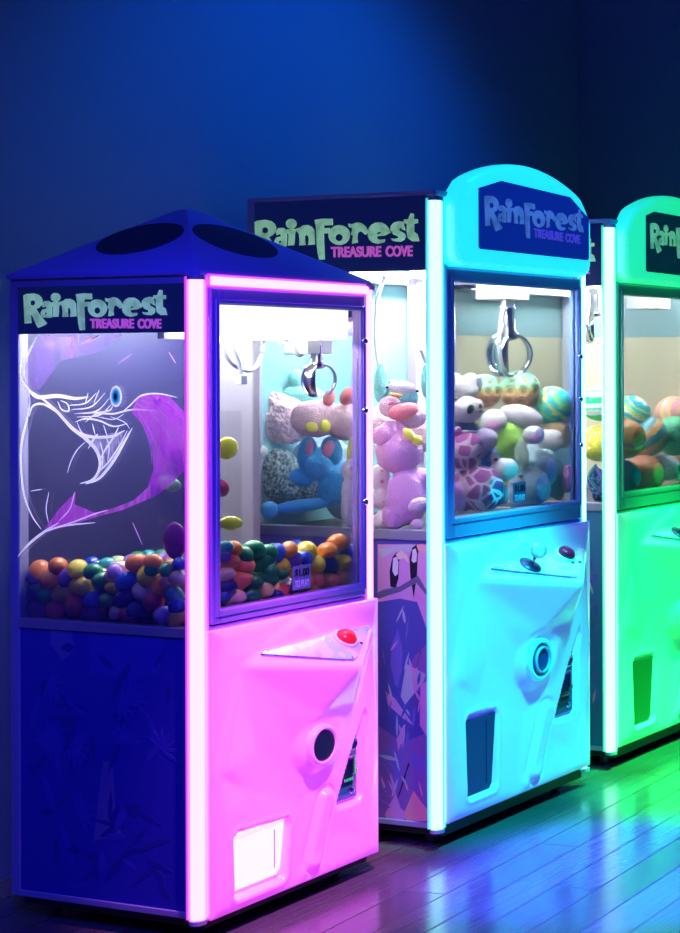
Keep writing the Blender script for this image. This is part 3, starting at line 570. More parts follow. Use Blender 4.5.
def relief_grid():
    NX, NZ = 120, 130
    H = [[panel_h(i/NX, j/NZ) for i in range(NX+1)] for j in range(NZ+1)]
    for _ in range(6):
        G = [r[:] for r in H]
        for j in range(1, NZ):
            for i in range(1, NX):
                G[j][i] = (H[j][i]*2+H[j-1][i]+H[j+1][i]+H[j][i-1]+H[j][i+1])/6
        H = G
    return NX, NZ, H
NX, NZ, HG = relief_grid()
def make_panel(mid, root, x0, x1, z0, z1, yb, k):
    """moulded front panel; k scales relief"""
    P = BIN[mid]; ar = (z1-z0)/(x1-x0)
    bm = BM(); vs = []
    W, Hh = x1-x0, z1-z0
    sc_ = lambda poly: [(a*W, b*Hh) for a, b in poly]
    pb, pc = sc_(P), sc_(COIN)
    ra, rb = (.645*W, .285*Hh), (.575*W, .075*Hh)
    spx = .568 if mid == 1 else .548; spr = .052*k; hc = HG[int(.505*NZ)][int(spx*NX)]*k
    def hh(i, j):
        fx, fz = i/NX, j/NZ; h = HG[j][i]*k; p = (fx*W, fz*Hh)
        d = math.hypot(p[0]-spx*W, p[1]-.505*Hh)/spr; t = max(0, min(1, (1.9-d)/.6)); h = h*(1-t)+hc*t
        d = dist_poly(p, pb); t = max(0, min(1, (.004-d)/.010)); h = h*(1-t)+(-.025)*t
        if .004 < d < .016: h += .003
        d = dist_poly(p, pc); t = max(0, min(1, (.003-d)/.008)); h = h*(1-t)+(-.026)*t
        dx, dy = rb[0]-ra[0], rb[1]-ra[1]; s = max(0, min(1, ((p[0]-ra[0])*dx+(p[1]-ra[1])*dy)/(dx*dx+dy*dy)))
        d = math.hypot(p[0]-ra[0]-s*dx, p[1]-ra[1]-s*dy)/(.031*k+.002)
        if d < 1: h = max(h, -.012)+.014*min(1, (1-d)*3.0)
        elif d < 1.45: h -= .006*math.sin((d-1)/.45*math.pi)
        return h
    Hv = [[hh(i, j) for i in range(NX+1)] for j in range(NZ+1)]
    for j in range(NZ+1):
        # rounded outer corners
        row = []
        for i in range(NX+1):
            row.append(bm.verts.new((x0+W*i/NX, yb-Hv[j][i], z0+Hh*j/NZ)))
        vs.append(row)
    for j in range(NZ):
        for i in range(NX): bm.faces.new((vs[j][i], vs[j][i+1], vs[j+1][i+1], vs[j+1][i]))
    # side skirts back to the cabinet and a back face
    edge = [vs[0][i] for i in range(NX+1)]+[vs[j][NX] for j in range(1, NZ+1)]+[vs[NZ][i] for i in range(NX-1, -1, -1)]+[vs[j][0] for j in range(NZ-1, 0, -1)]
    bk = [bm.verts.new((v.co.x, -.001, v.co.z)) for v in edge]
    n = len(edge)
    for i in range(n): bm.faces.new((edge[i], bk[i], bk[(i+1) % n], edge[(i+1) % n]))
    bm.faces.new(bk)
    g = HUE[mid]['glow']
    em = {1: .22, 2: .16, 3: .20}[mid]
    pg, em = {1: ((1, .035, 1), .62), 2: ((.09, .06, .9), .42), 3: ((.01, .75, .07), .38)}[mid]  # glow added so the shaded folds take on a coloured tint
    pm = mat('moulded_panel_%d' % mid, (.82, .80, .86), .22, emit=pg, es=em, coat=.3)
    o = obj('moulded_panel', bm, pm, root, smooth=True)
    def surf(fx, fz):
        i, j = min(NX, max(0, int(fx*NX+.5))), min(NZ, max(0, int(fz*NZ+.5)))
        return Vector((x0+W*fx, yb-Hv[j][i], z0+Hh*fz))
    # control deck sticker with rounded corners
    a, b, c = surf(.235, .882), surf(.652, .805), surf(.915, .897)
    nrm = (b-a).cross(c-a).normalized()
    if nrm.z < 0: nrm = -nrm
    tri = [a.lerp(c, .01), a.lerp(b, .02), b.lerp(a, .12), b+(a+c-b*2)*.02, b.lerp(c, .12), c.lerp(b, .10), c.lerp(a, .03)]
    bm = BM(); lo = [bm.verts.new(p+nrm*.003) for p in tri]; hi = [bm.verts.new(p+nrm*.009) for p in tri]
    bm.faces.new(hi); bm.faces.new(lo[::-1])
    for i in range(len(tri)): bm.faces.new((lo[i], lo[(i+1) % len(tri)], hi[(i+1) % len(tri)], hi[i]))
    deckm = ramp_mat('deck_sticker_%d' % mid, [(0, (.42, .46, .75)), (.45, (.62, .62, .85)), (.58, (.35, .60, .85)), (.7, (.70, .68, .88))], 'NOISE', 14, rough=.3)
    deck = obj('control_deck', bm, deckm, root)
    def on(u, v):    # barycentric place on the deck
        return a*(1-u-v)+b*u+c*v+nrm*.009
    q = nrm.to_track_quat('Z', 'Y').to_matrix()
    s = k
    def disc(name, p, prof, m, par):
        bm = BM(); lathe(bm, prof, (0, 0, 0), 'z', 24)
        for v in bm.verts: v.co = q @ v.co + p
        return obj(name, bm, m, par, smooth=True)
    bu, bv, bs = (.25, .54, 1.25) if mid == 1 else (.17, .62, 1.05)
    red = mat('red_button' if mid == 1 else 'dark_red_button', (.75, .012, .03) if mid == 1 else (.22, .01, .08), .15, emit=(.7, .02, .03), es=.25 if mid == 1 else .02)
    disc('button_collar', on(bu, bv), [(.034*s*bs, 0), (.034*s*bs, .004), (.026*s*bs, .006)], white_plastic, deck)
    disc('drop_button', on(bu, bv), [(.027*s*bs, .004), (.027*s*bs, .014*s), (.020*s*bs, .024*s), (.008*s*bs, .028*s)], red, deck)
    if mid != 1:
        p = on(.22, .20)
        disc('joystick_plate', p, [(.036*s, 0), (.036*s, .003), (.014*s, .006)], mat('joystick_plate_dark', (.05, .05, .18), .3, .5), deck)
        j = disc('joystick', p, [(.008, .003), (.006, .042)], chrome, deck)
        bm = BM(); ell(bm, p+nrm*.056, (.024*s, .025*s, .025*s)); obj('joystick_ball', bm, glass_mat('joystick_glass_ball', (.8, .9, .95), 1.5, .35, (.7, .85, .9)), j, smooth=True)
    # small printed marks by the button
    bm = BM()
    for du, dv in ((.48, .42), (.52, .46), (.43, .45)):
        p = on(du, dv)
        for v in bmesh.ops.create_cone(bm, segments=6, radius1=.006*s, radius2=.004*s, depth=.002, cap_ends=True)['verts']: v.co = q @ v.co + p+nrm*.001
    obj('deck_print', bm, darkhole, deck)
    for u, v in ((.03, .02), (.9, .05), (.04, .93), (.05, .5)):
        bm = BM()
        for w in bmesh.ops.create_cone(bm, segments=8, radius1=.0035, radius2=.003, depth=.003, cap_ends=True)['verts']: w.co = q @ w.co + on(u, v)
        obj('deck_screw', bm, chrome, deck)
    # round speaker / vend port on the nose
    p = surf(spx, .505); yy = p.y-.004
    r = spr
    bm = BM(); lathe(bm, [(r*1.28, .03), (r*1.28, -.006), (r*1.16, -.013), (r*1.02, -.013), (r*.96, -.006), (r*.96, .028)], (p.x, yy, p.z), 'y', 40)
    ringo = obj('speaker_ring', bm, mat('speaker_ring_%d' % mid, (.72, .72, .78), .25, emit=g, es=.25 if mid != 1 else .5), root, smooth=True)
    if mid == 2:
        bm = BM(); lathe(bm, [(r*.80, -.010), (r*.80, -.018), (r*.68, -.020), (r*.68, -.010)], (p.x, yy, p.z), 'y', 40)
        obj('speaker_trim', bm, mat('trim_pale', (.5, .5, .7), .3), ringo, smooth=True)
    bm = BM(); lathe(bm, [(r*.955, .0), (r*.955, -.0095), (r*.8, -.0105), (r*.2, -.011)], (p.x, yy, p.z), 'y', 40)
    obj('speaker_cone', bm, mat('speaker_dark_%d' % mid, (.01, .01, .05) if mid == 1 else (.03, .04, .25), .5), ringo, smooth=True)
    # prize door in the bin recess
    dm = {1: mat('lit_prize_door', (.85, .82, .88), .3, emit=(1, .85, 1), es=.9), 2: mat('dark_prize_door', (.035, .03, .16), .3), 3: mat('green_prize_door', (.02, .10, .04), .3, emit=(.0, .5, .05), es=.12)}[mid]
    bx0, bx1, bz0, bz1 = x0+W*P[0][0]+.006, x0+W*(.395 if mid == 1 else .292), z0+Hh*.065, z0+Hh*(.262 if mid == 1 else .345)
    bm = BM(); cx_ = (bx0+bx1)/2
    prism(bm, [(bx0, bz0), (bx1-.012, bz0), (bx1, bz0+.015), (bx1+.02*k, bz1), (bx0, bz1)], lambda u, v, d: (u, d, v), yb+.0235, yb+.016)
    dr = obj('prize_door', bm, dm, root, bevel=.004)
    if mid != 3:
        bm = B(bx1-.03*k, bx1-.026*k, yb+.0145, yb+.018, bz0+.02, bz1-.02); obj('door_crease', bm, mat('crease_%d' % mid, (.80, .72, .82) if mid == 1 else (.02, .02, .10), .4), dr)
    # coin mechanism
    cx0, cx1, cz0, cz1 = x0+W*.735, x0+W*.872, z0+Hh*.245, z0+Hh*.50
    pl = mat('coin_plate_%d' % mid, {1: (.55, .30, .70), 2: (.18, .18, .55), 3: (.15, .4, .2)}[mid], .25, .7)
    bm = B(cx0, cx1, yb+.016, yb+.0255, cz0, cz1); cm = obj('coin_mechanism', bm, pl, root, bevel=.004)
    mw = cx1-cx0; mh = cz1-cz0
    bm = BM(); box(bm, cx0, cx0+mw*.62, yb+.002, yb+.018, cz0+mh*.22, cz0+mh*.62); obj('coin_block', bm, mat('coin_block_dark', (.02, .02, .10), .3, .6), cm, bevel=.003)
    bm = BM(); lathe(bm, [(mw*.22, .018), (mw*.22, .006), (mw*.16, .003), (mw*.15, .014)], (cx0+mw*.66, yb, cz0+mh*.84), 'y', 24); obj('coin_slot_ring', bm, chrome, cm, smooth=True)
    bm = B(cx0+mw*.50, cx0+mw*.62, yb-.006, yb+.018, cz0+mh*.40, cz0+mh*.68); obj('return_lever', bm, chrome, cm, bevel=.003)
    bm = BM(); box(bm, cx0+mw*.66, cx0+mw*.9, yb+.008, yb+.018, cz0+mh*.36, cz0+mh*.44); box(bm, cx0+mw*.15, cx0+mw*.55, yb-.002, yb+.006, cz0+mh*.30, cz0+mh*.36); obj('coin_bracket', bm, chrome, cm, bevel=.002)
    bm = BM(); lathe(bm, [(.009, .018), (.009, .012), (.006, .010)], (cx0+mw*.72, yb, cz0+mh*.12), 'y', 16); obj('lock', bm, chrome, cm, smooth=True)
    return o

def make_claw(root, x, y, ztop, zc, s):
    """gantry with hanging claw; zc height of the claw hub"""
    g = empty('claw', (x, y, zc), 0, root)
    def ch(name, bm, m, sm=True): return obj(name, bm, m, g, smooth=sm)
    bm = BM(); lathe(bm, [(.004, .10*s), (.022*s, .098*s), (.026*s, .07*s), (.026*s, .0), (.034*s, -.01*s), (.034*s, -.028*s), (.018*s, -.036*s)], (0, 0, 0), 'z', 24); ch('claw_hub', bm, chrome)
    for k in range(3):
        a = R_(200+120*k); ca, sa = math.cos(a), math.sin(a)
        pr = [(.026, -.012), (.055, -.03), (.075, -.065), (.072, -.105), (.05, -.14), (.022, -.155)]
        pts = smoothline([(ca*r*s, sa*r*s, z*s) for r, z in pr], 5)
        bm = BM()
        tv = Vector((-sa, ca, 0)); n = len(pts); rows = []
        for i, p in enumerate(pts):
            w = s*(.012+.010*math.sin(i/(n-1)*math.pi)); d = s*.004
            t = (pts[min(i+1, n-1)]-pts[max(0, i-1)]).normalized(); nn = tv.cross(t)
            rows.append([bm.verts.new(p+tv*w*e1+nn*d*e2) for e1, e2 in ((-1, -1), (1, -1), (1, 1), (-1, 1))])
        for u, v in zip(rows, rows[1:]):
            for q in range(4): bm.faces.new((u[q], u[(q+1) % 4], v[(q+1) % 4], v[q]))
        bm.faces.new(rows[0]); bm.faces.new(rows[-1][::-1])
        ch('claw_prong', bm, chrome)
    bm = BM(); tube(bm, [(0, 0, .095*s), (0, 0, ztop-zc)], .0035, 8); ch('claw_cord', bm, cable_m)
    bm = BM(); pts = [(math.cos(i*.55)*.017*s, math.sin(i*.55)*.017*s, .10*s+i*.0019*s) for i in range(90)]
    tube(bm, pts, .0022, 6); ch('spring', bm, chrome)

ART_COL = {'pink': (.75, .35, .62), 'blueprint': (.10, .10, .42), 'violet': (.30, .14, .45), 'palegrey': (.55, .55, .60), 'black': (.01, .01, .03), 'white': (.85, .82, .8), 'pale': (.9, .7, .55),
           'coral': (.9, .4, .4), 'branch': (.16, .13, .25), 'feather': (.22, .16, .55)}
ART_COL1 = {'a': (.022, .024, .31), 'b': (.05, .05, .48), 'c': (.14, .12, .45)}
def leaf(cx, cz, L, w, ang, n=9):
    ca, sa = math.cos(ang), math.sin(ang); pts = []
    for i in range(n+1):
        t = i/n; r = w*math.sin(t*math.pi)**.8*(1-.35*t); pts.append((t*L, r))
    for i in range(n-1, 0, -1):
        t = i/n; r = w*math.sin(t*math.pi)**.8*(1-.35*t); pts.append((t*L, -r))
    return [(cx+x*ca-y*sa, cz+x*sa+y*ca) for x, y in pts]

def display_board(mid):
    bmn = ramp_mat('display_back_%d' % mid, [(0, (.58, .54, .38)), (.66, (.58, .54, .38)), (.665, (.22, .36, .38)), (1, (.26, .42, .45))], 'GRADZ', 1.0, rough=.35)
    mr = [n for n in bmn.node_tree.nodes if n.type == 'MAP_RANGE'][0]; mr.inputs[1].default_value = .9; mr.inputs[2].default_value = 1.8
    return bmn
def make_machine(mid):
    big = mid != 1
    mx, my = MACH[mid]
    root = empty('claw_machine', (mx, my, 0))
    H = HUE[mid]
    if big: W, Dp, ZL, ZR, zs0, zs1, zw0, zdk = .770, .680, 1.866, 1.893, 1.667, 1.881, .9165, .905
    else: W, Dp, ZL, ZR, zs0, zs1, zw0, zdk = .622, .600, 1.600, 1.606, 1.474, 1.592, .760, .752
    zwb = zw0-.029 if big else zw0-.024          # under side of window bar
    fr = frame_grey
    # base, casters
    obj('base', B(.02, W-.02, .03, Dp-.02, .035, .075), black, root, bevel=.004)
    for cx_, cy_ in ((.07, .07), (W-.07, .07), (.07, Dp-.07), (W-.07, Dp-.07)):
        bm = BM(); box(bm, cx_-.02, cx_+.02, cy_-.02, cy_+.02, .028, .036); c = obj('caster', bm, chrome, root)
        bm = BM(); lathe(bm, [(.017, -.011), (.018, -.006), (.018, .006), (.017, .011)], (cx_, cy_, .018), 'y', 20); obj('wheel', bm, mat('caster_rubber', (.03, .03, .06), .5), c, smooth=True)
    # corner posts
    for nm, x0, x1, y0, y1 in (('corner_post', .004, .022, .004, .030), ('corner_post', W-.018, W-.004, .004, .022), ('corner_post', 0, .030, Dp-.03, Dp), ('corner_post', W-.03, W, Dp-.03, Dp)):
        obj(nm, B(x0, x1, y0, y1, .06, ZR-.006), fr, root, bevel=.003)
    # corner LED strips: rounded lens in a shallow channel on the chamfered corner
    led = emis('led_lens_%d' % mid, H['led'], 1.0)
    for cx_, sg in ((0, 1), (W-.002, -1)):
        bm = BM(); a0 = R_(225) if sg > 0 else R_(315)
        prof = [(math.cos(a0+R_(t))*.0165, math.sin(a0+R_(t))*.0165) for t in range(-100, 101, 20)]
        prism(bm, [(cx_+sg*.006+p[0], .006+p[1]) for p in prof], lambda u, v, d: (u, v, d), .062, ZL)
        st = obj('light_strip', bm, led, root, smooth=False)
        bm = BM(); prism(bm, [(cx_+sg*.002+p[0]*1.25, .002+p[1]*1.25) for p in prof], lambda u, v, d: (u, v, d), ZL, ZL+.012); obj('strip_cap', bm, fr, st)
        bm = BM(); prism(bm, [(cx_+sg*.002+p[0]*1.25, .002+p[1]*1.25) for p in prof], lambda u, v, d: (u, v, d), .052, .062); obj('strip_cap', bm, fr, st)
        bm = BM()
        box(bm, *((cx_-.008, cx_+.004) if sg > 0 else (cx_-.004, cx_+.008)), .022, .030, .06, ZL+.008)
        box(bm, *((cx_+.022, cx_+.029) if sg > 0 else (cx_-.029, cx_-.022)), -.009, .004, .06, ZL+.008)
        obj('strip_channel', bm, mat('channel_white_%d' % mid, (.55, .55, .6), .35, emit=H['glow'], es=.6), st, bevel=.002)  # channel is no lamp; its emission paints the coloured halo beside the strip
    if mid == 1:
        bm = BM(); tube(bm, [(.035, -.012, 1.599), (W-.03, -.012, 1.599)], .0105, 12); hs = obj('light_strip', bm, led, root)
        obj('strip_channel', B(.03, W-.025, -.010, .02, 1.584, 1.616), mat('channel_white_1', (1, 1, 1)), hs, bevel=.002)
    # lower side panels with printed jungle artwork
    for side in (0, 1):
        xa, xb = ((.004, .016) if side == 0 else (W-.016, W-.004))
        sp = obj('side_panel', B(xa, xb, .034, Dp-.03, .075, zwb), mat('side_print_base_%d' % mid, {1: (.030, .032, .42), 2: (.10, .08, .38), 3: (.05, .20, .34)}[mid], .35), root)
        xs = .004 if side == 0 else W-.004; dr = -1 if side == 0 else 1
        cols = list((ART_COL1 if mid == 1 else ART_COL).items())
        bm = BM(); rr = random.Random(3+mid)
        names = [c[0] for c in cols]
        y0, y1, z0, z1 = .045, Dp-.045, .085, zwb-.012
        cntl = [0]
        def lay(poly, cname, lvl):
            mi = names.index(cname)
            if lvl < 90 and any(not (y0 <= a <= y1 and z0 <= b <= z1) for a, b in poly): return
            pts = [(min(y1+.012, max(y0-.012, a)), min(z1+.01, max(z0-.01, b))) for a, b in poly]; cntl[0] += 1
            q = []
            for p in pts:
                if not q or (abs(p[0]-q[-1][0])+abs(p[1]-q[-1][1])) > 1e-4: q.append(p)
            if len(q) > 3:
                try: prism(bm, q, lambda u, v, d: (xs+dr*d, u, v), 0, .0003+.000006*cntl[0], mi)
                except ValueError: pass
        if mid == 1:
            lay([(.47, .74), (.40, .74), (.39, .69), (.43, .66), (.47, .70)], 'c', 91)
            lay([(.35, .735), (.10, .735), (.12, .66), (.2, .62), (.33, .64)], 'b', 91)
            lay([(.30, .42), (.27, .42), (.26, .30), (.24, .24), (.33, .22), (.32, .30)], 'c', 91)
            for k in range(70):
                lay(leaf(rr.uniform(.08, .55), rr.uniform(.1, .70), rr.uniform(.04, .13), rr.uniform(.006, .014), rr.uniform(0, 6.28)), rr.choice('aaab'), 2+k % 3)
            for k in range(10):
                cy_, cz_ = rr.uniform(.1, .52), rr.uniform(.12, .66)
                for a in range(7): lay(leaf(cy_, cz_, .055, .006, a*.5+.3*k), 'b', 4)
        else:
            for k in range(60):
                cy_ = rr.uniform(.24, .62) if (side == 0 and mid == 2) else rr.uniform(.05, .62)
                lay(leaf(cy_, rr.uniform(.1, .83), rr.uniform(.06, .2), rr.uniform(.012, .03), rr.uniform(0, 6.28)), rr.choice(['pink', 'violet', 'palegrey', 'feather', 'blueprint', 'branch']), 1+k % 4)
            if side == 0 and mid == 2:
                for n_, (c, poly) in enumerate(D['art']): lay(poly, c, 96+n_)
            if side == 0:
                for k in range(46):
                    cy_, cz_ = rr.uniform(.05, .19), rr.uniform(.12, .68); a = rr.choice([1.1, 1.6, 2.0])+rr.uniform(-.3, .3)
                    lay(leaf(cy_, cz_, rr.uniform(.03, .07), rr.uniform(.0025, .006), a), rr.choice(['pink', 'feather', 'violet', 'palegrey', 'coral', 'blueprint', 'branch']), 3)
            for k in range(14):
                cy_, cz_ = rr.uniform(.06, .6), rr.uniform(.12, .8)
                if side == 0 and mid == 2 and cy_ < .22 and cz_ > .3: continue
                for a in range(6): lay(leaf(cy_, cz_, .075, .007, a*.42+k), rr.choice(['palegrey', 'feather', 'violet']), 30+a)
        ms = [mat('art%s_%s' % ('1' if mid == 1 else '2', n), c, .45) for n, c in cols]
        obj('side_artwork', bm, ms, sp)
        # bars
        obj('side_rail', B(*((-.002, .03) if side == 0 else (W-.03, W+.002)), .03, Dp-.028, zwb, zw0), grey_metal, root, bevel=.002)
        obj('bottom_rail', B(*((0, .02) if side == 0 else (W-.02, W)), .03, Dp-.028, .060, .076), fr, root, bevel=.002)
        # side sign
        sg_ = obj('side_sign', B(*((-.001, .014) if side == 0 else (W-.014, W+.001)), .034, Dp-.03, zs0, zs1), mat('side_sign_navy', (.007, .010, .055), .3, emit=(.004, .01, .10), es=.5), root)
        if side == 0:
            if big: logo(sg_, lambda u, v, d: (-.001-d, .648-u, 1.766+v), .595, .000385, .003)
            else: logo(sg_, lambda u, v, d: (-.001-d, .548-u, 1.5275+v), .462, .00029, .003)
        else:
            if big: logo(sg_, lambda u, v, d: (W+.001+d, .052+u, 1.766+v), .58, .000385, .003)
            else: logo(sg_, lambda u, v, d: (W+.001+d, .06+u, 1.5275+v), .462, .00029, .003)
        # side glass
        gm = tinted if (mid == 1 and side == 0) else clear
        if mid == 3 and side == 1: obj('display_side_board', B(W-.026, W-.018, .034, Dp-.03, zdk, zs1), display_board(mid), root)
        gl = obj('side_window', B(*((.002, .006) if side == 0 else (W-.006, W-.002)), .034, Dp-.03, zw0, zs0), gm, root)
        if mid == 1 and side == 0:
            bm = BM(); cn = ['purple', 'mauve', 'white']
            for c, poly in D['polys']: prism(bm, poly, lambda u, v, d: (.0015-d, u, v), 0, .0005+.0004*cn.index(c), cn.index(c))
            obj('parrot_print', bm, [film('film_purple', (.85, .20, .85), (.35, .85, 16)), film('film_mauve', (.45, .25, .75), (.05, .45, 8)), film('film_white', (.75, .7, .9), (.05, .5, 40))], gl)
            bm = BM(); ci = {'w': 0, 'p': 1, 'o': 2}; lvl = 0
            for c, w, pts in D['strokes']:
                lvl += 1
                P = smoothline([(0, a, b) for a, b in pts], 7); n = len(P); L_, R2 = [], []
                for i, p in enumerate(P):
                    t = (P[min(i+1, n-1)]-P[max(0, i-1)]).normalized(); s = Vector((0, -t.z, t.y))
                    ww = w*.80*(math.sin(min(1, max(0, (i+.4)/(n-.2)))*math.pi)**.55); L_.append(p+s*ww); R2.append(p-s*ww)
                xx = -.0008-.00003*lvl
                for i in range(n-1):
                    f = bm.faces.new([bm.verts.new((xx, q.y, q.z)) for q in (L_[i], L_[i+1], R2[i+1], R2[i])]); f.material_index = ci[c]
            sw = mat('stroke_white', (.95, .88, 1.0), .5, trans=.5, emit=(.9, .82, 1), es=.7)  # linework and eye ink emit, standing in for light from behind
            obj('parrot_linework', bm, [sw, mat('stroke_pink', (.85, .45, .9), .5, trans=.5, emit=(.8, .4, .9), es=.1), mat('stroke_orange', (.95, .5, .4), .5, trans=.5)], gl)
            ey, ez = D['eye']; bm = BM()
            prism(bm, [(ey+.0185*math.cos(t*.3142), ez+.026*math.sin(t*.3142)) for t in range(20)], lambda u, v, d: (-.0014-d, u, v), 0, .0005, 3)
            prism(bm, [(ey+.0145*math.cos(t*.3142), ez+.021*math.sin(t*.3142)) for t in range(20)], lambda u, v, d: (-.002-d, u, v), 0, .0008, 0)
            prism(bm, [(ey+.0095*math.cos(t*.3142), ez+.015*math.sin(t*.3142)) for t in range(20)], lambda u, v, d: (-.0028-d, u, v), 0, .0006, 1)
            prism(bm, [(ey+.0045*math.cos(t*.3142), ez+.008*math.sin(t*.3142)) for t in range(20)], lambda u, v, d: (-.0034-d, u, v), 0, .0006, 2)
            obj('parrot_eye', bm, [mat('eye_cyan', (.3, .9, .95), .4, emit=(.2, .8, .9), es=.35), mat('eye_teal', (.05, .35, .5), .4, emit=(.02, .4, .55), es=.3), darkhole, mat('stroke_white', (1, 1, 1))], gl)
    # rear wall: lower board and display back board
    obj('back_panel', B(.03, W-.03, Dp-.016, Dp-.002, .075, ZR-.006), mat('cabinet_back', (.05, .05, .09), .6), root)
    if mid == 1: bmn = mat('display_back_navy', (.022, .022, .085), .5)
    else:
        bmn = display_board(mid) if mid == 3 else mat('display_back_teal', (.20, .42, .46), .4, var=.15, bscale=9)
    obj('display_back_board', B(.03, W-.03, Dp-.026, Dp-.018, zdk, zs1), bmn, root)
    if mid == 1:
        obj('rear_column', B(W-.040, W-.009, .368, Dp-.028, zdk, zs1-.02), mat('column_white', (.28, .26, .31), .5), root, bevel=.006)
    else:
        obj('rear_column', B(W-.07, W-.032, Dp-.10, Dp-.03, zdk, zs1-.02), mat('column_grey', (.60, .62, .70), .4), root, bevel=.006)
    obj('display_floor', B(.016, W-.016, .03, Dp-.03, zdk-.02, zdk), mat('deck_black', (.03, .03, .05), .6), root)
    # ceiling of the display with its lamps
    zc = zs0+(.05 if big else .035)
    obj('display_ceiling', B(.016, W-.016, .034, Dp-.03, zc+.004, zc+.016), white_plastic, root)
    lampm = emis('display_lamp_%d' % mid, (.93, .97, 1.0), {1: 80, 2: 185, 3: 75}[mid])
    for ya in ((.055, Dp-.14) if big else (.12, Dp-.17)):
        lf = obj('display_lamp', B(.05, W-.05, ya-.02, ya+.02, zc-.012, zc+.003), lampm, root, bevel=.004)
    if big:
        obj('light_block_board', B(.024, W-.024, .0225, .031, 1.650, ZR-.01), fr, root)  # added opaque board, stops lamp light leaking out behind the sign
        obj('lamp_housing', B(.03, W-.035, Dp-.09, Dp-.03, zc-.055, zc-.02), mat('housing_white', (.85, .86, .88), .4), root, bevel=.004)
        obj('gantry_rail', B(.03, W-.03, .16, .19, zc-.045, zc-.02), grey_metal, root)
        gx = .565 if mid == 2 else .55
        obj('gantry_carriage', B(gx-.075, gx+.045, .10, .22, zc-.115, zc-.045), mat('carriage_white', (.70, .72, .70), .4), root, bevel=.004)
    else:
        obj('light_header', B(.06, W-.05, .030, .046, 1.464, 1.560), emis('header_lamp', (.98, .97, 1.0), 1.8), root, bevel=.002)
        obj('gantry_rail', B(.03, W-.03, .13, .15, zc-.05, zc-.03), grey_metal, root)
        obj('gantry_carriage', B(.48, .58, .09, .17, zc-.085, zc-.045), white_plastic, root, bevel=.004)
    # front door: frame with a pane, locks
    if big: fx0, fx1, fz0, fz1, ix0, ix1, iz0, iz1 = .036, W-.036, .890, 1.675, .067, W-.050, .950, 1.636
    else: fx0, fx1, fz0, fz1, ix0, ix1, iz0, iz1 = .036, W-.033, .765, 1.583, .062, W-.047, .800, 1.542
    bm = BM(); ring_frame(bm, fx0, fx1, fz0, fz1, ix0, ix1, iz0, iz1, -.012, .022)
    fm = mat('door_frame_%d' % mid, H['frame'], .3, .3)  # grey frame; the machine's coloured light is put into its base colour
    df = obj('front_door', bm, fm, root, bevel=.004)
    bm = BM(); ring_frame(bm, ix0-.014, ix1+.012, iz0-.018, iz1+.012, ix0-.003, ix1+.003, iz0-.003, iz1+.003, -.016, -.010)
    obj('door_moulding', bm, fm, df, bevel=.002)
    bm = BM(); ring_frame(bm, ix0-.004, ix1+.004, iz0-.004, iz1+.004, ix0, ix1, iz0, iz1, .0, .006); obj('pane_gasket', bm, mat('gasket', (.75, .72, .8), .4), df)
    obj('front_window', B(ix0, ix1, .001, .005, iz0, iz1), clear, df)
    for lz in ((1.42, 1.28, 1.13) if big else (1.35, 1.19, 1.03)) if mid != 1 else (1.46, 1.27, 1.02):
        bm = BM(); lathe(bm, [(.009, -.008), (.009, -.018), (.005, -.021)], ((ix1+fx1)/2+.003, 0, lz), 'y', 14); obj('door_lock', bm, chrome, df, smooth=True)
    # rail between door and panel
    obj('front_rail', B(.03, W-.03, -.006, .02, fz0-.014, fz0-.003), fm, root, bevel=.002)
    pz1 = fz0-.012
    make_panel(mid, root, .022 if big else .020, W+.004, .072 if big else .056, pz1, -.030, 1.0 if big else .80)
    obj('front_board', B(.03, W-.03, -.0008, .012, .06, pz1), black, root)
    obj('kick_plate', B(.02, W-.02, .0, .03, .035, .066), black, root)
    # price sticker inside the glass
    px, pz = {1: (.320, .812), 2: (.372, .968), 3: (.465, .962)}[mid]
    sw, sh = (.066, .062) if mid != 3 else (.058, .060)
    ps = obj('price_sticker', B(px, px+sw, .0065, .0085, pz, pz+sh), mat('sticker_%d' % mid, {1: (.16, .20, .42), 2: (.09, .12, .36), 3: (.16, .45, .30)}[mid], .4), root)
    # sticker sits on the outer face so its print can be read
    fno = lambda ox, oz: (lambda u, v, d: (px+ox+u, -.002-d, pz+oz+v))
    ps.data.transform(Matrix.Translation((0, -.0085, 0)))
    text_mesh('$1.00', ps, 'price_text', fno(.007, .030), sw-.014, .024, .0012, darkhole if mid != 3 else mat('tag_dark_green', (.0, .06, .02)), .03)
    text_mesh('TO PLAY', ps, 'play_text', fno(.007, .006), sw-.014, .018, .0012, mat('tag_pale', (.60, .66, .85) if mid != 3 else (.25, .7, .45), .5), .015)
    if mid != 1:
        # domed light box sign on top of the door
        sx0, sx1, sz0, sz1, zt = .034, W-.010, 1.680, 1.905, 2.010
        def arch(x0, x1, z0, z1, ztop, rc, n=26):
            pts = [(x0, z0+rc), (x0+rc*.3, z0+rc*.3), (x0+rc, z0), (x1-rc, z0), (x1-rc*.3, z0+rc*.3), (x1, z0+rc)]
            for i in range(n+1):
                t = i/n; x = x1-(x1-x0)*t; e = min(1, min(t, 1-t)/.10)
                pts.append((x, z1-(1-math.sin(e*math.pi/2))*.05+(ztop-z1)*math.sin(t*math.pi)**.85))
            return pts
        P = arch(sx0, sx1, sz0, sz1, zt, .035)
        cxm, czm = (sx0+sx1)/2, 1.83
        layers = [(.012, 1.0), (-.010, 1.0), (-.026, .985), (-.036, .955), (-.042, .90), (-.044, .86)]
        bm = BM(); rings = []
        for y, s_ in layers:
            ins = (1-s_)*.35
            rings.append([bm.verts.new((cxm+(u-cxm)*(1-ins*1.2), y, czm+(v-czm)*(1-ins*2.4))) for u, v in P])
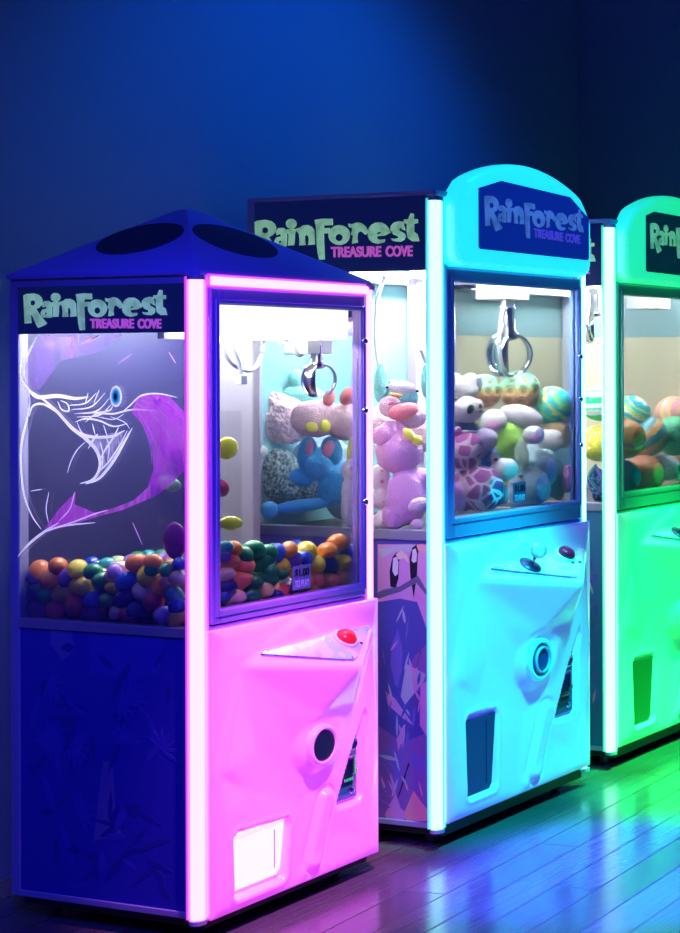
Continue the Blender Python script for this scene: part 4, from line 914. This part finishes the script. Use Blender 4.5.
        for a, b in zip(rings, rings[1:]):
            for i in range(len(P)): bm.faces.new((a[i], a[(i+1) % len(P)], b[(i+1) % len(P)], b[i]))
        bm.faces.new(rings[0]); bm.faces.new(rings[-1][::-1])
        g = H['glow']
        lb = obj('sign_light_box', bm, mat('light_box_%d' % mid, (.6, .75, .8), .25, emit=g, es=.85, coat=.4), root, smooth=False, bevel=.004)
        if mid == 2: pp = [(.140, 1.740), (.147, 1.735), (.722, 1.735), (.729, 1.742), (.729, 1.872), (.620, 1.932), (.25, 1.946), (.140, 1.914)]
        else: pp = [(.165, 1.728), (.172, 1.722), (.70, 1.718), (.71, 1.725), (.71, 1.885), (.61, 1.935), (.22, 1.938), (.165, 1.920)]
        bm = BM(); prism(bm, pp, lambda u, v, d: (u, d, v), -.0435, -.048)
        plm = mat('sign_plate_%d' % mid, (.01, .02, .12) if mid == 2 else (.01, .05, .07), .35, emit=(.002, .03, .45) if mid == 2 else (.0, .03, .04), es=.5)
        pl = obj('sign_plate', bm, plm, lb)
        if mid == 2: logo(pl, lambda u, v, d: (.163+u, -.048-d, 1.838+v), .535, .000350, .002, 'front')
        else: logo(pl, lambda u, v, d: (.188+u, -.048-d, 1.838+v), .49, .00036, .002, 'far')
        # flat roof
        obj('roof', B(0, W, .002, Dp, zs1+.001, ZR+.004), fr, root, bevel=.003)
    else:
        # pyramid roof with an oval recess in each face
        a = (-.006, -.004); b = (W+.006, Dp+.004); zt = 1.803; tp = .016; cx_, cy_ = .295, .320; z0 = 1.612
        bm = BM(); lo = [bm.verts.new((x, y, z0)) for x, y in ((a[0], a[1]), (b[0], a[1]), (b[0], b[1]), (a[0], b[1]))]
        lo2 = [bm.verts.new((v.co.x, v.co.y, z0+.012)) for v in lo]
        hi = [bm.verts.new((x, y, zt)) for x, y in ((cx_-tp, cy_-tp), (cx_+tp, cy_-tp), (cx_+tp, cy_+tp), (cx_-tp, cy_+tp))]
        bm.faces.new(lo[::-1]); bm.faces.new(hi)
        for i in range(4):
            bm.faces.new((lo[i], lo[(i+1) % 4], lo2[(i+1) % 4], lo2[i])); bm.faces.new((lo2[i], lo2[(i+1) % 4], hi[(i+1) % 4], hi[i]))
        rf = obj('pyramid_roof', bm, mat('roof_paint', (.34, .28, .75), .45), root, bevel=.003)
        obj('roof_plinth', B(.004, W-.004, .006, Dp-.002, ZR-.014, z0), fr, root)
        for (ox, oy, nx_, ny_) in ((-.006, None, -1, 0), (None, -.004, 0, -1), (W+.006, None, 1, 0), (None, Dp+.004, 0, 1)):
            if nx_: run = abs(cx_-tp-a[0]) if nx_ < 0 else abs(b[0]-cx_-tp)
            else: run = abs(cy_-tp-a[1]) if ny_ < 0 else abs(b[1]-cy_-tp)
            n = Vector((nx_*(zt-z0-.012), ny_*(zt-z0-.012), run)).normalized()
            along = Vector((0, 1, 0)) if nx_ else Vector((1, 0, 0)); up = n.cross(along); up = -up if up.z < 0 else up
            base = Vector(((a[0] if nx_ < 0 else b[0]) if nx_ else cx_, (a[1] if ny_ < 0 else b[1]) if ny_ else cy_, z0+.012))
            slope = math.hypot(run, zt-z0-.012)
            c = base+up*slope*.52
            bm = BM(); top = []; bot = []
            for k in range(36):
                an = k*math.pi/18
                p = c+along*math.cos(an)*.125+up*math.sin(an)*slope*.25
                top.append(bm.verts.new(p+n*.0012)); bot.append(bm.verts.new(p-n*.004))
            inn = [bm.verts.new(c+(v.co-c)*.9-n*.0004) for v in top]
            bm.faces.new(inn); bm.faces.new(bot[::-1])
            for k in range(36):
                bm.faces.new((top[k], top[(k+1) % 36], inn[(k+1) % 36], inn[k])); bm.faces.new((bot[k], bot[(k+1) % 36], top[(k+1) % 36], top[k]))
            obj('roof_vent', bm, mat('vent_dark', (.012, .012, .06), .5), rf)
    # claw and cables
    if mid == 1:
        make_claw(root, .535, .105, zc-.06, 1.405, .62)
        for pts in ([(.20, .12, 1.50), (.22, .12, 1.42), (.27, .12, 1.385), (.33, .13, 1.385), (.37, .14, 1.43), (.38, .14, 1.52)], [(.215, .11, 1.50), (.235, .11, 1.44), (.255, .11, 1.40), (.262, .11, 1.365)], [(.46, .12, 1.50), (.47, .12, 1.44), (.49, .12, 1.42), (.51, .12, 1.46), (.52, .12, 1.50)], [(.40, .13, 1.51), (.415, .12, 1.455), (.43, .12, 1.46), (.44, .12, 1.51)]):
            bm = BM(); tube(bm, smoothline(pts, 8), .0055, 8); obj('gantry_cable', bm, cable_m, root, smooth=True)
        obj('cable_plug', B(.252, .274, .10, .12, 1.345, 1.37), white_plastic, root, bevel=.003)
        # clear chute box in the front left corner with printed candy emblems
        bm = BM()
        box(bm, .045, .048, .045, .165, .752, 1.28); box(bm, .048, .195, .045, .048, .752, 1.28); box(bm, .192, .195, .048, .165, .752, 1.28); box(bm, .048, .192, .162, .165, .752, 1.28)
        ch = obj('prize_chute', bm, glass_mat('chute_acrylic', (.97, .97, .98), .5), root)
        for nm, x, y, z, a_, b_, rot, face, col in (('candy_emblem', .140, .040, 1.188, .036, .028, 0, 'f', (.85, .80, .05)), ('candy_emblem', .118, .040, 1.09, .028, .022, 20, 'f', (.45, .02, .12)), ('candy_emblem', .150, .040, 1.000, .040, .018, 5, 'f', (.90, .85, .05)),
                                                    ('candy_emblem', .040, .122, 1.105, .034, .018, 12, 's', (.35, .85, .25)), ('candy_emblem', .040, .068, 1.17, .022, .036, 0, 's', (.75, .05, .35)), ('candy_emblem', .040, .108, .965, .036, .046, 0, 's', (.32, .03, .22))):
            bm = BM(); m3 = Matrix.Rotation(R_(rot), 3, 'Y' if face == 'f' else 'X')
            ell(bm, (x, y, z), (a_, .010, b_) if face == 'f' else (.010, a_, b_), m3)
            obj(nm, bm, mat('emblem_%02d%02d%02d' % tuple(int(c*99) for c in col), col, .18, coat=.5), ch, smooth=True)
    else:
        gx = .565 if mid == 2 else .55
        if mid == 2:
            make_claw(root, gx-.01, .145, zc-.11, 1.505, .95)
            bm = BM(); tube(bm, smoothline([(.20, .13, 1.66), (.245, .13, 1.60), (.255, .13, 1.50), (.24, .13, 1.42), (.19, .13, 1.385), (.13, .13, 1.40), (.10, .13, 1.44)], 8), .006, 8); obj('gantry_cable', bm, cable_m, root, smooth=True)
            bm = BM(); tube(bm, smoothline([(gx-.06, .12, 1.60), (gx-.085, .12, 1.52), (gx-.09, .12, 1.43), (gx-.06, .12, 1.37), (gx-.02, .12, 1.36)], 8), .006, 8); obj('gantry_cable', bm, cable_m, root, smooth=True)
            bm = BM(); tube(bm, smoothline([(.09, .25, 1.66), (.08, .27, 1.58), (.08, .275, 1.46), (.08, .25, 1.36), (.08, .20, 1.34)], 8), .006, 8); obj('gantry_cable', bm, cable_m, root, smooth=True)
            obj('inner_post', B(.235, .275, .25, .285, zdk, 1.66), mat('post_lavender', (.62, .56, .75), .35), root, bevel=.005)
        else: make_claw(root, .45, .35, zc-.05, 1.60, .8)
    return root

LABELS = {1: ('arcade claw machine with magenta light strips, a pyramid roof and jelly beans inside', ),
          2: ('middle arcade claw machine with a lit cyan panel and domed sign, full of plush toys',),
          3: ('green lit arcade claw machine at the right edge with striped balls inside',)}
for mid in (1, 2, 3):
    r = make_machine(mid)
    tag(r, LABELS[mid][0], 'claw machine', 'claw machines in a row along the wall')

# ------------------------------------------------------------------ plush toys
def fuzzy(name, col, b=.6, s=260, **k): return mat(name, col, .9, bump=b, bscale=s, spec=.15, sheen=.3, var=.12, **k)
PM = {'plush_white': fuzzy('plush_white', (.80, .76, .76)), 'plush_grey': fuzzy('plush_grey', (.22, .24, .30)), 'plush_black': mat('plush_black', (.01, .01, .015), .4),
 'plush_navy': fuzzy('plush_navy', (.03, .05, .20)), 'plush_pinkpurple': fuzzy('plush_pinkpurple', (.72, .25, .72)), 'plush_lime': fuzzy('plush_lime', (.42, .80, .12)),
 'plush_palegreen': fuzzy('plush_palegreen', (.62, .82, .55)), 'plush_pink': fuzzy('plush_pink', (.86, .42, .66)), 'plush_lavender': fuzzy('plush_lavender', (.70, .58, .84)),
 'plush_blue': fuzzy('plush_blue', (.03, .20, .65)), 'plush_greyblue': fuzzy('plush_greyblue', (.30, .45, .62)), 'plush_paleblue': fuzzy('plush_paleblue', (.50, .68, .78)),
 'plush_teal_dim': fuzzy('plush_teal_dim', (.10, .36, .42)), 'plush_hotpink': fuzzy('plush_hotpink', (.80, .28, .62)), 'plush_tan': fuzzy('plush_tan', (.72, .48, .28), .9, 90),
 'plush_mint': fuzzy('plush_mint', (.28, .76, .66)), 'plush_palepink': fuzzy('plush_palepink', (.88, .58, .66)), 'plush_coral': fuzzy('plush_coral', (.88, .25, .26), .3),
 'plush_orange': fuzzy('plush_orange', (.9, .42, .12)), 'plush_red': mat('plush_red', (.75, .03, .08), .6), 'plush_yellow': fuzzy('plush_yellow', (.88, .80, .12), .3),
 'plush_fluffpink': fuzzy('plush_fluffpink', (.84, .60, .70), 1.0, 90), 'plush_blue2': fuzzy('plush_blue2', (.06, .38, .72)), 'plush_rose': fuzzy('plush_rose', (.75, .25, .48)),
 'plush_shaggy': ramp_mat('plush_shaggy', [(.35, (.06, .10, .13)), (.5, (.22, .29, .31)), (.65, (.48, .56, .54))], 'NOISE', 120, .9, const=False, bump=1),
 'plush_violet': fuzzy('plush_violet', (.32, .18, .75)),
 'plush_giraffe': ramp_mat('plush_giraffe', [(0, (.80, .60, .72)), (.10, (.35, .07, .30)), (1, (.45, .10, .22))], 'VORONOI', 26, .85, spec=.2),
 'plush_flower': ramp_mat('plush_flower', [(0, (.80, .25, .50)), (.16, (.75, .6, .25)), (.22, (.86, .74, .80)), (1, (.86, .74, .80))], 'DOTS', 32, .85, spec=.2),
 'plush_tinsel': ramp_mat('plush_tinsel', [(.4, (.04, .04, .20)), (.5, (.12, .25, .55)), (.6, (.45, .55, .75))], 'NOISE', 90, .3, bump=1),
 'plush_lace': ramp_mat('plush_lace', [(0, (.75, .80, .82)), (.1, (.45, .65, .70)), (.5, (.40, .55, .60))], 'VORONOI', 50, .5)}
def no_yref(): pass
for n_, (k, lab, cat, m, q, yaw, parts) in enumerate(D['plush']):
    mx, my = MACH[m]
    root = empty(k, q, yaw)
    tag(root, lab, cat, 'plush prizes in the middle claw machine' if m == 2 else 'prizes in the green claw machine')
    body = [p for p in parts if p[0] == 'body']
    bm = BM()
    for nm, dx, dz, a, b, rot, mt, dd in body:
        ell(bm, (dx, dd, dz), (a, min(a, b)*.85, b), Matrix.Rotation(R_(rot), 3, 'Y'), 3)
    o = obj('body', bm, PM[body[0][6]], root, smooth=True)
    rm = o.modifiers.new('join', 'REMESH'); rm.mode = 'VOXEL'; rm.voxel_size = .0045; rm.use_smooth_shade = True
    sm = o.modifiers.new('soft', 'SMOOTH'); sm.iterations = 6; sm.factor = .5
    tx = bpy.data.textures.get('fold') or bpy.data.textures.new('fold', 'CLOUDS'); tx.noise_scale = .035
    dm = o.modifiers.new('folds', 'DISPLACE'); dm.texture = tx; dm.strength = .010 if 'fluff' not in body[0][6] and 'shag' not in body[0][6] else .024; dm.texture_coords = 'GLOBAL'
    for nm, dx, dz, a, b, rot, mt, dd in parts:
        if nm == 'body': continue
        bm = BM(); dep = min(a, b)*(.85 if min(a, b) > .012 else 1.0)
        if nm in ('eye_patch', 'foot_pad', 'inner_ear', 'face_patch'): dep = min(a, b)*.6
        ell(bm, (dx, dd, dz), (a, dep, b), Matrix.Rotation(R_(rot), 3, 'Y'), 3)
        obj(nm, bm, PM[mt], root, smooth=True)
# ------------------------------------------------------------------ balls
W_ = (.85, .85, .80)
BMT = {'dots': None,
 'swirl_tealyellow': ramp_mat('ball_tealyellow', [(0, (.05, .60, .58)), (.3, (.80, .82, .18)), (.5, (.05, .55, .60)), (.72, (.30, .75, .25))], 'WAVE', 5.5, .25, 2.0, rot=(.3, .5, .6)),
 'band_green': ramp_mat('ball_bandgreen', [(0, (.02, .60, .22)), (.35, (.82, .84, .76)), (.62, (.15, .70, .45)), (.75, W_)], 'WAVE', 5.0, .25, .5, rot=(0, 1.57, 0)),
 'confetti': ramp_mat('ball_confetti', [(0, (.88, .86, .62)), (.22, (.88, .32, .12)), (.30, (.88, .62, .06)), (.6, (.80, .70, .08))], 'DOTS', 55, .3),
 'swirl_teallime': ramp_mat('ball_teallime', [(0, (.03, .55, .60)), (.28, W_), (.45, (.55, .80, .10)), (.65, (.05, .60, .62)), (.85, (.75, .85, .30))], 'WAVE', 6.5, .22, 1.5, rot=(.2, .9, .4)),
 'swirl_pinkyellow': ramp_mat('ball_pinkyellow', [(0, (.86, .32, .45)), (.3, (.88, .66, .22)), (.55, (.88, .40, .52)), (.8, (.88, .55, .15))], 'WAVE', 6.0, .22, 1.5, rot=(.1, .3, .9)),
 'swirl_pinkorange': ramp_mat('ball_pinkorange', [(0, (.88, .34, .10)), (.28, (.85, .72, .20)), (.45, (.86, .28, .42)), (.68, (.88, .48, .10))], 'WAVE', 5.5, .22, 1.5, rot=(.2, 1.1, .9)),
 'swirl_orangeteal': ramp_mat('ball_orangeteal', [(0, (.10, .38, .42)), (.30, (.88, .42, .08)), (.55, (.85, .62, .40)), (.75, (.12, .42, .48))], 'WAVE', 5.5, .22, 1.5, rot=(.2, 2.2, .5)),
 'star': mat('ball_green', (.10, .55, .28), .25), 'navy': mat('ball_navy', (.02, .12, .24), .3), 'coral': mat('ball_coral', (.80, .24, .12), .3), 'salmon': mat('ball_salmon', (.85, .30, .15), .3)}
for k, lab, m, q, yaw, r, mt in D['balls']:
    bm = BM()
    ell(bm, (0, 0, 0), (r, r, r), sub=4)
    if mt == 'dots':
        mm = ramp_mat('ball_gradient_%d' % int(r*1e4), [(.18, (.86, .34, .28)), (.48, (.88, .58, .22)), (.60, (.45, .80, .45)), (.85, (.25, .78, .62))], 'GRADZ', r, .35, const=False)
        # dimples pushed into the shell
        dirs = [Vector((math.cos(a)*math.cos(e), math.sin(a)*math.cos(e), math.sin(e))) for e, n in ((.0, 9), (.62, 7), (-.62, 7), (1.15, 4), (-1.15, 4)) for a in [2*math.pi*i/n+e for i in range(n)]]
        for v in bm.verts:
            u = v.co.normalized(); d = max(u.dot(w) for w in dirs)
            if d > .972: v.co = u*r*.93
        o = obj(k, bm, mm, smooth=False)
        bm = BM()
        for w in dirs:
            g = bmesh.ops.create_cone(bm, segments=14, radius1=r*.15, radius2=r*.15, depth=r*.04, cap_ends=True)
            qq = w.to_track_quat('Z', 'Y').to_matrix()
            for v in g['verts']: v.co = qq @ v.co + w*r*.945
        obj('dimple', bm, mat('dimple_shade', (.42, .40, .16), .5), o)
    elif mt == 'star':
        o = obj(k, bm, BMT[mt], smooth=True)
        d = Vector((-.35, -1, .02)).normalized(); xa = d.cross(Vector((0, 0, 1))).normalized(); za = xa.cross(d)
        for ox, oz, rs in ((0, 0, .62), (-.7, .55, .45)):
            bm = BM(); ps = []
            for i in range(40):
                t = i/40*10; i0 = int(t); fr = t-i0
                ra = (rs if i0 % 2 == 0 else rs*.42); rb = (rs if (i0+1) % 2 == 0 else rs*.42)
                a0, a1 = i0*math.pi/5, (i0+1)*math.pi/5
                px_ = (1-fr)*ra*math.cos(a0)+fr*rb*math.cos(a1)+ox; pz_ = (1-fr)*ra*math.sin(a0)+fr*rb*math.sin(a1)+oz
                ps.append((px_, pz_))
            def put(x, z, kk): return (xa*x+za*z+d*1.1).normalized()*r*kk
            c0 = bm.verts.new(put(ox, oz, 1.012)); mids = [bm.verts.new(put(ox+(x-ox)*.5, oz+(z-oz)*.5, 1.012)) for x, z in ps]; out = [bm.verts.new(put(x, z, 1.012)) for x, z in ps]; inn = [bm.verts.new(put(x, z, .995)) for x, z in ps]
            for i in range(40):
                j = (i+1) % 40
                bm.faces.new((c0, mids[i], mids[j])); bm.faces.new((mids[i], out[i], out[j], mids[j])); bm.faces.new((out[i], inn[i], inn[j], out[j]))
            obj('star_print', bm, mat('star_dark_green', (.01, .16, .09), .3), o)
    else: o = obj(k, bm, BMT[mt], smooth=True)
    o.location = q; o.rotation_euler = (0, 0, yaw)
    tag(o, lab, 'ball', 'balls in the middle claw machine' if m == 2 else 'balls in the green claw machine')
# ------------------------------------------------------------------ jelly beans
BC = {'orange': (.90, .25, .03), 'purple': (.14, .05, .42), 'yellow': (.88, .66, .03), 'green': (.01, .26, .07), 'lilac': (.42, .22, .62), 'peach': (.88, .45, .25), 'blue': (.01, .06, .48), 'cream': (.82, .64, .42),
      'teal': (.02, .34, .30), 'navy': (.015, .02, .20), 'mustard': (.60, .40, .06), 'red': (.70, .10, .10), 'plum': (.22, .04, .20), 'salmon': (.88, .22, .12), 'lime': (.62, .70, .22)}
for c, v in BC.items(): mat('bean_'+c, v, .16, coat=.6, var=.06, bscale=40)
protos = {}
def bean_mesh(c):
    if c in protos: return protos[c]
    bm = BM(); ell(bm, (0, 0, 0), (1.0, .74, .74), sub=3)
    for v in bm.verts:   # kidney bend
        v.co.z -= .16*(v.co.x**2-.4); v.co.y *= 1-.06*v.co.x
    me = bpy.data.meshes.new('jelly_bean'); bm.to_mesh(me); bm.free(); me.materials.append(MATS['bean_'+c])
    for p in me.polygons: p.use_smooth = True
    protos[c] = me; return me
ORD = ['first', 'second', 'third', 'fourth', 'fifth', 'sixth', 'seventh', 'eighth', 'ninth', 'tenth', 'eleventh', 'twelfth', 'thirteenth', 'fourteenth', 'fifteenth', 'sixteenth']
cnt = {}
m1x, m1y = MACH[1]
placed = []
tot = {}
for c, q, r, face in D['beans']: tot[(c, face)] = tot.get((c, face), 0)+1
br = random.Random(5)
def put_bean(c, q, r, lab):
    o = bpy.data.objects.new('jelly_bean', bean_mesh(c)); C.objects.link(o)
    o.location = q; o.scale = (r*1.18, r*1.18, r*1.18)
    o.rotation_euler = (br.uniform(-.5, .5), br.uniform(-.6, .6), br.uniform(0, 3.1))
    tag(o, lab, 'candy', 'jelly beans heaped in the front claw machine'); placed.append((Vector(q), r)); return o
for c, q, r, face in D['beans']:
    k = (c, face); cnt[k] = cnt.get(k, 0)+1
    where = 'side window of the front machine' if face == 'side' else 'front window of the front machine'
    if tot[k] == 1: lab = 'only %s jelly bean pressed against the %s' % (c, where)
    else: lab = '%s %s jelly bean from the left against the %s' % (ORD[cnt[k]-1], c, where)
    q = list(q); q[2] = max(q[2], .752+r*.9)
    q[0] = min(max(q[0], m1x+.006+r*1.3), m1x+.60); q[1] = min(max(q[1], m1y+.012+r*1.25), m1y+.55)
    put_bean(c, q, r, lab)
# inner heap behind those rows
keys = list(BC); inner = []
for a in range(12):
    for b in range(11):
        x = m1x+.075+a*.045+br.uniform(-.006, .006); y = m1y+.08+b*.042+br.uniform(-.006, .006)
        z = .752+.105+.018*math.sin(a*1.1+b*.8)+br.uniform(0, .014)
        p = Vector((x, y, z))
        if a*.045+.075 < .225 and b*.042+.08 < .185: continue
        if x-m1x > W_[0]*0+.50 and y-m1y > .41: continue
        if any((p-q).length < .040 for q, r in placed): continue
        inner.append((p, br.choice(keys)))
cI = {}
for p, c in inner:
    cI[c] = cI.get(c, 0)+1
    put_bean(c, p, .026, '%s jelly bean on the inner surface of the heap, behind those pressed against the glass' % c)
# the packed candy bulk under the visible layer
bm = BM(); box(bm, m1x+.070, m1x+.60, m1y+.075, m1y+.56, .752, .828)
for v in bm.verts: pass
bulk = obj('jelly_bean_bulk', bm, ramp_mat('bulk', [(0, (.30, .05, .04)), (.3, (.02, .12, .05)), (.5, (.05, .03, .2)), (.7, (.4, .25, .03))], 'NOISE', 22, .3), bevel=.02)
tag(bulk, 'packed lower layer of jelly beans hidden under the heap in the front machine', 'candy', kind='stuff')

# ------------------------------------------------------------------ the room
def floor_mat():
    m, nt, o = new_mat('glossy_wood_planks'); p = nt.nodes.new('ShaderNodeBsdfPrincipled')
    tc = nt.nodes.new('ShaderNodeTexCoord'); mp = nt.nodes.new('ShaderNodeMapping'); mp.inputs['Rotation'].default_value = (0, 0, R_(-3.6)); mp.inputs['Location'].default_value = (0, .0045, 0)
    nt.links.new(tc.outputs['Object'], mp.inputs[0])
    sp = nt.nodes.new('ShaderNodeSeparateXYZ'); nt.links.new(mp.outputs[0], sp.inputs[0])
    def M(op, a, b=None):
        n = nt.nodes.new('ShaderNodeMath'); n.operation = op
        for i, v in enumerate((a, b)):
            if v is None: continue
            if isinstance(v, (int, float)): n.inputs[i].default_value = v
            else: nt.links.new(v, n.inputs[i])
        return n.outputs[0]
    pw = .1215
    row = M('DIVIDE', sp.outputs[1], pw); idx = M('FLOOR', row); fr = M('FRACT', row)
    xs = M('ADD', M('DIVIDE', sp.outputs[0], 1.3), M('MULTIPLY', idx, .37)); xi = M('FLOOR', xs); xf = M('FRACT', xs)
    g1 = M('MINIMUM', fr, M('SUBTRACT', 1, fr)); g2 = M('MINIMUM', xf, M('SUBTRACT', 1, xf))
    gap = M('MAXIMUM', M('LESS_THAN', g1, .022), M('LESS_THAN', g2, .0018))
    nz = nt.nodes.new('ShaderNodeTexNoise'); m2 = nt.nodes.new('ShaderNodeMapping'); m2.inputs['Scale'].default_value = (2.2, 34, 1); m2.inputs['Rotation'].default_value = (0, 0, R_(-3.6))
    nt.links.new(tc.outputs['Object'], m2.inputs[0]); nt.links.new(m2.outputs[0], nz.inputs['Vector']); nz.inputs['Scale'].default_value = 2.2; nz.inputs['Detail'].default_value = 6
    cr = nt.nodes.new('ShaderNodeValToRGB'); cr.color_ramp.elements[0].color = (.09, .08, .09, 1); cr.color_ramp.elements[1].color = (.24, .21, .23, 1)
    nt.links.new(nz.outputs['Fac'], cr.inputs[0])
    wn = nt.nodes.new('ShaderNodeTexWhiteNoise'); wn.noise_dimensions = '2D'; cb = nt.nodes.new('ShaderNodeCombineXYZ'); nt.links.new(idx, cb.inputs[0]); nt.links.new(xi, cb.inputs[1]); nt.links.new(cb.outputs[0], wn.inputs['Vector'])
    mx = nt.nodes.new('ShaderNodeMix'); mx.data_type = 'RGBA'; mx.blend_type = 'MULTIPLY'; mx.inputs[0].default_value = .5
    nt.links.new(cr.outputs[0], mx.inputs[6]); nt.links.new(wn.outputs['Value'], mx.inputs[7])
    mg = nt.nodes.new('ShaderNodeMix'); mg.data_type = 'RGBA'; nt.links.new(gap, mg.inputs[0]); nt.links.new(mx.outputs[2], mg.inputs[6]); mg.inputs[7].default_value = (.005, .005, .008, 1)
    nt.links.new(mg.outputs[2], p.inputs['Base Color'])
    rg = nt.nodes.new('ShaderNodeMapRange'); rg.inputs[3].default_value = .12; rg.inputs[4].default_value = .26; nt.links.new(nz.outputs['Fac'], rg.inputs[0])
    rr = M('ADD', rg.outputs[0], M('MULTIPLY', gap, .5)); nt.links.new(rr, p.inputs['Roughness'])
    p.inputs['IOR'].default_value = 2.1
    hgt = M('SUBTRACT', M('MULTIPLY', nz.outputs['Fac'], .25), gap)
    b = nt.nodes.new('ShaderNodeBump'); b.inputs['Strength'].default_value = .35; b.inputs['Distance'].default_value = .003; nt.links.new(hgt, b.inputs['Height']); nt.links.new(b.outputs[0], p.inputs['Normal'])
    nt.links.new(p.outputs[0], o.inputs[0]); return m
XR = 2.225
tag(obj('floor', B(-6, XR+.1, -5, 1.05, -.1, 0), floor_mat()), kind='structure')
wallm = mat('painted_wall', (.20, .24, .32), .75, bump=.25, bscale=220, var=.05)
tag(obj('wall_back', B(-6, XR+.1, .95, 1.05, 0, 3.0), wallm), kind='structure')
tag(obj('wall_right', B(XR, XR+.1, -5, .95, 0, 3.0), wallm), kind='structure')

# ------------------------------------------------------------------ lights
w = bpy.data.worlds.new('room_air'); sc.world = w; w.use_nodes = True
bg = w.node_tree.nodes['Background']; bg.inputs[0].default_value = (.05, .065, .95, 1); bg.inputs[1].default_value = .19
def area(name, loc, target, size, col, power, sy=None):
    l = bpy.data.lights.new(name, 'AREA'); l.energy = power; l.color = col; l.size = size
    if sy: l.shape = 'RECTANGLE'; l.size_y = sy
    o = bpy.data.objects.new(name, l); C.objects.link(o); o.location = loc
    o.rotation_euler = (Vector(target)-Vector(loc)).to_track_quat('-Z', 'Y').to_euler(); return o
def spot(name, loc, target, col, power, ang=60, rad=.08, bl=.6):
    l = bpy.data.lights.new(name, 'SPOT'); l.energy = power; l.color = col; l.spot_size = R_(ang); l.spot_blend = bl; l.shadow_soft_size = rad
    o = bpy.data.objects.new(name, l); C.objects.link(o); o.location = loc
    o.rotation_euler = (Vector(target)-Vector(loc)).to_track_quat('-Z', 'Y').to_euler(); return o
spot('added_spot_magenta', (-1.2, -1.35, 2.9), (-.53, -.02, .28), (1, .26, 1), 560, 17.5)  # added spot without a fixture, brightens the first machine's panel
spot('added_spot_cyan', (-.25, -1.35, 3.0), (.39, -.02, .32), (.0, .9, .75), 880, 18.5)  # made-up spot, lights the middle panel cyan from above left
spot('added_spot_green', (.80, -1.35, 3.0), (1.42, 0, .32), (.0, 1, .22), 850, 18.5)  # unseen spot added to light the green panel
spot('added_spot_green', (1.20, -1.0, 2.9), (1.22, -.62, 0), (.02, 1, .10), 2300, 31, .08, .25)  # added spot; its green pool stands in for the panel's floor reflection
spot('added_spot_blue', (-2.9, -1.6, 2.8), (-.8, .3, .8), (.03, .03, 1), 340, 34, .2)  # made-up spot that turns the first machine's left side blue
spot('added_spot_blue', (.6, -.35, 2.95), (.5, .95, 1.7), (.0, .15, 1), 75, 95, .2)  # added blue wash on the wall above the machines
spot('added_spot_blue', (.1, -1.1, 2.9), (.02, -.62, 0), (.03, .06, 1), 3000, 23, .1, .5)  # invented spot, adds a blue pool to the floor

# ------------------------------------------------------------------ camera
cam = bpy.data.cameras.new('camera'); co = bpy.data.objects.new('camera', cam); C.objects.link(co)
cam.sensor_width = 36; cam.sensor_fit = 'AUTO'; cam.lens = CAM['f']/933*36
cam.shift_x = (340-CAM['cx'])/933; cam.shift_y = (CAM['cy']-466.5)/933
cam.clip_start = .05; cam.clip_end = 60
M4 = Matrix.Rotation(CAM['yaw'], 4, 'Z') @ Matrix.Rotation(math.pi/2, 4, 'X') @ Matrix.Rotation(CAM['roll'], 4, 'Z')
co.matrix_world = Matrix.Translation(CAM['loc']) @ M4
sc.camera = co
sc.view_settings.view_transform = 'Standard'; sc.view_settings.look = 'None'; sc.view_settings.exposure = 0; sc.view_settings.gamma = 1; sc.view_settings.use_curve_mapping = False
sc.cycles.transparent_max_bounces = 32
sc.cycles.max_bounces = 8
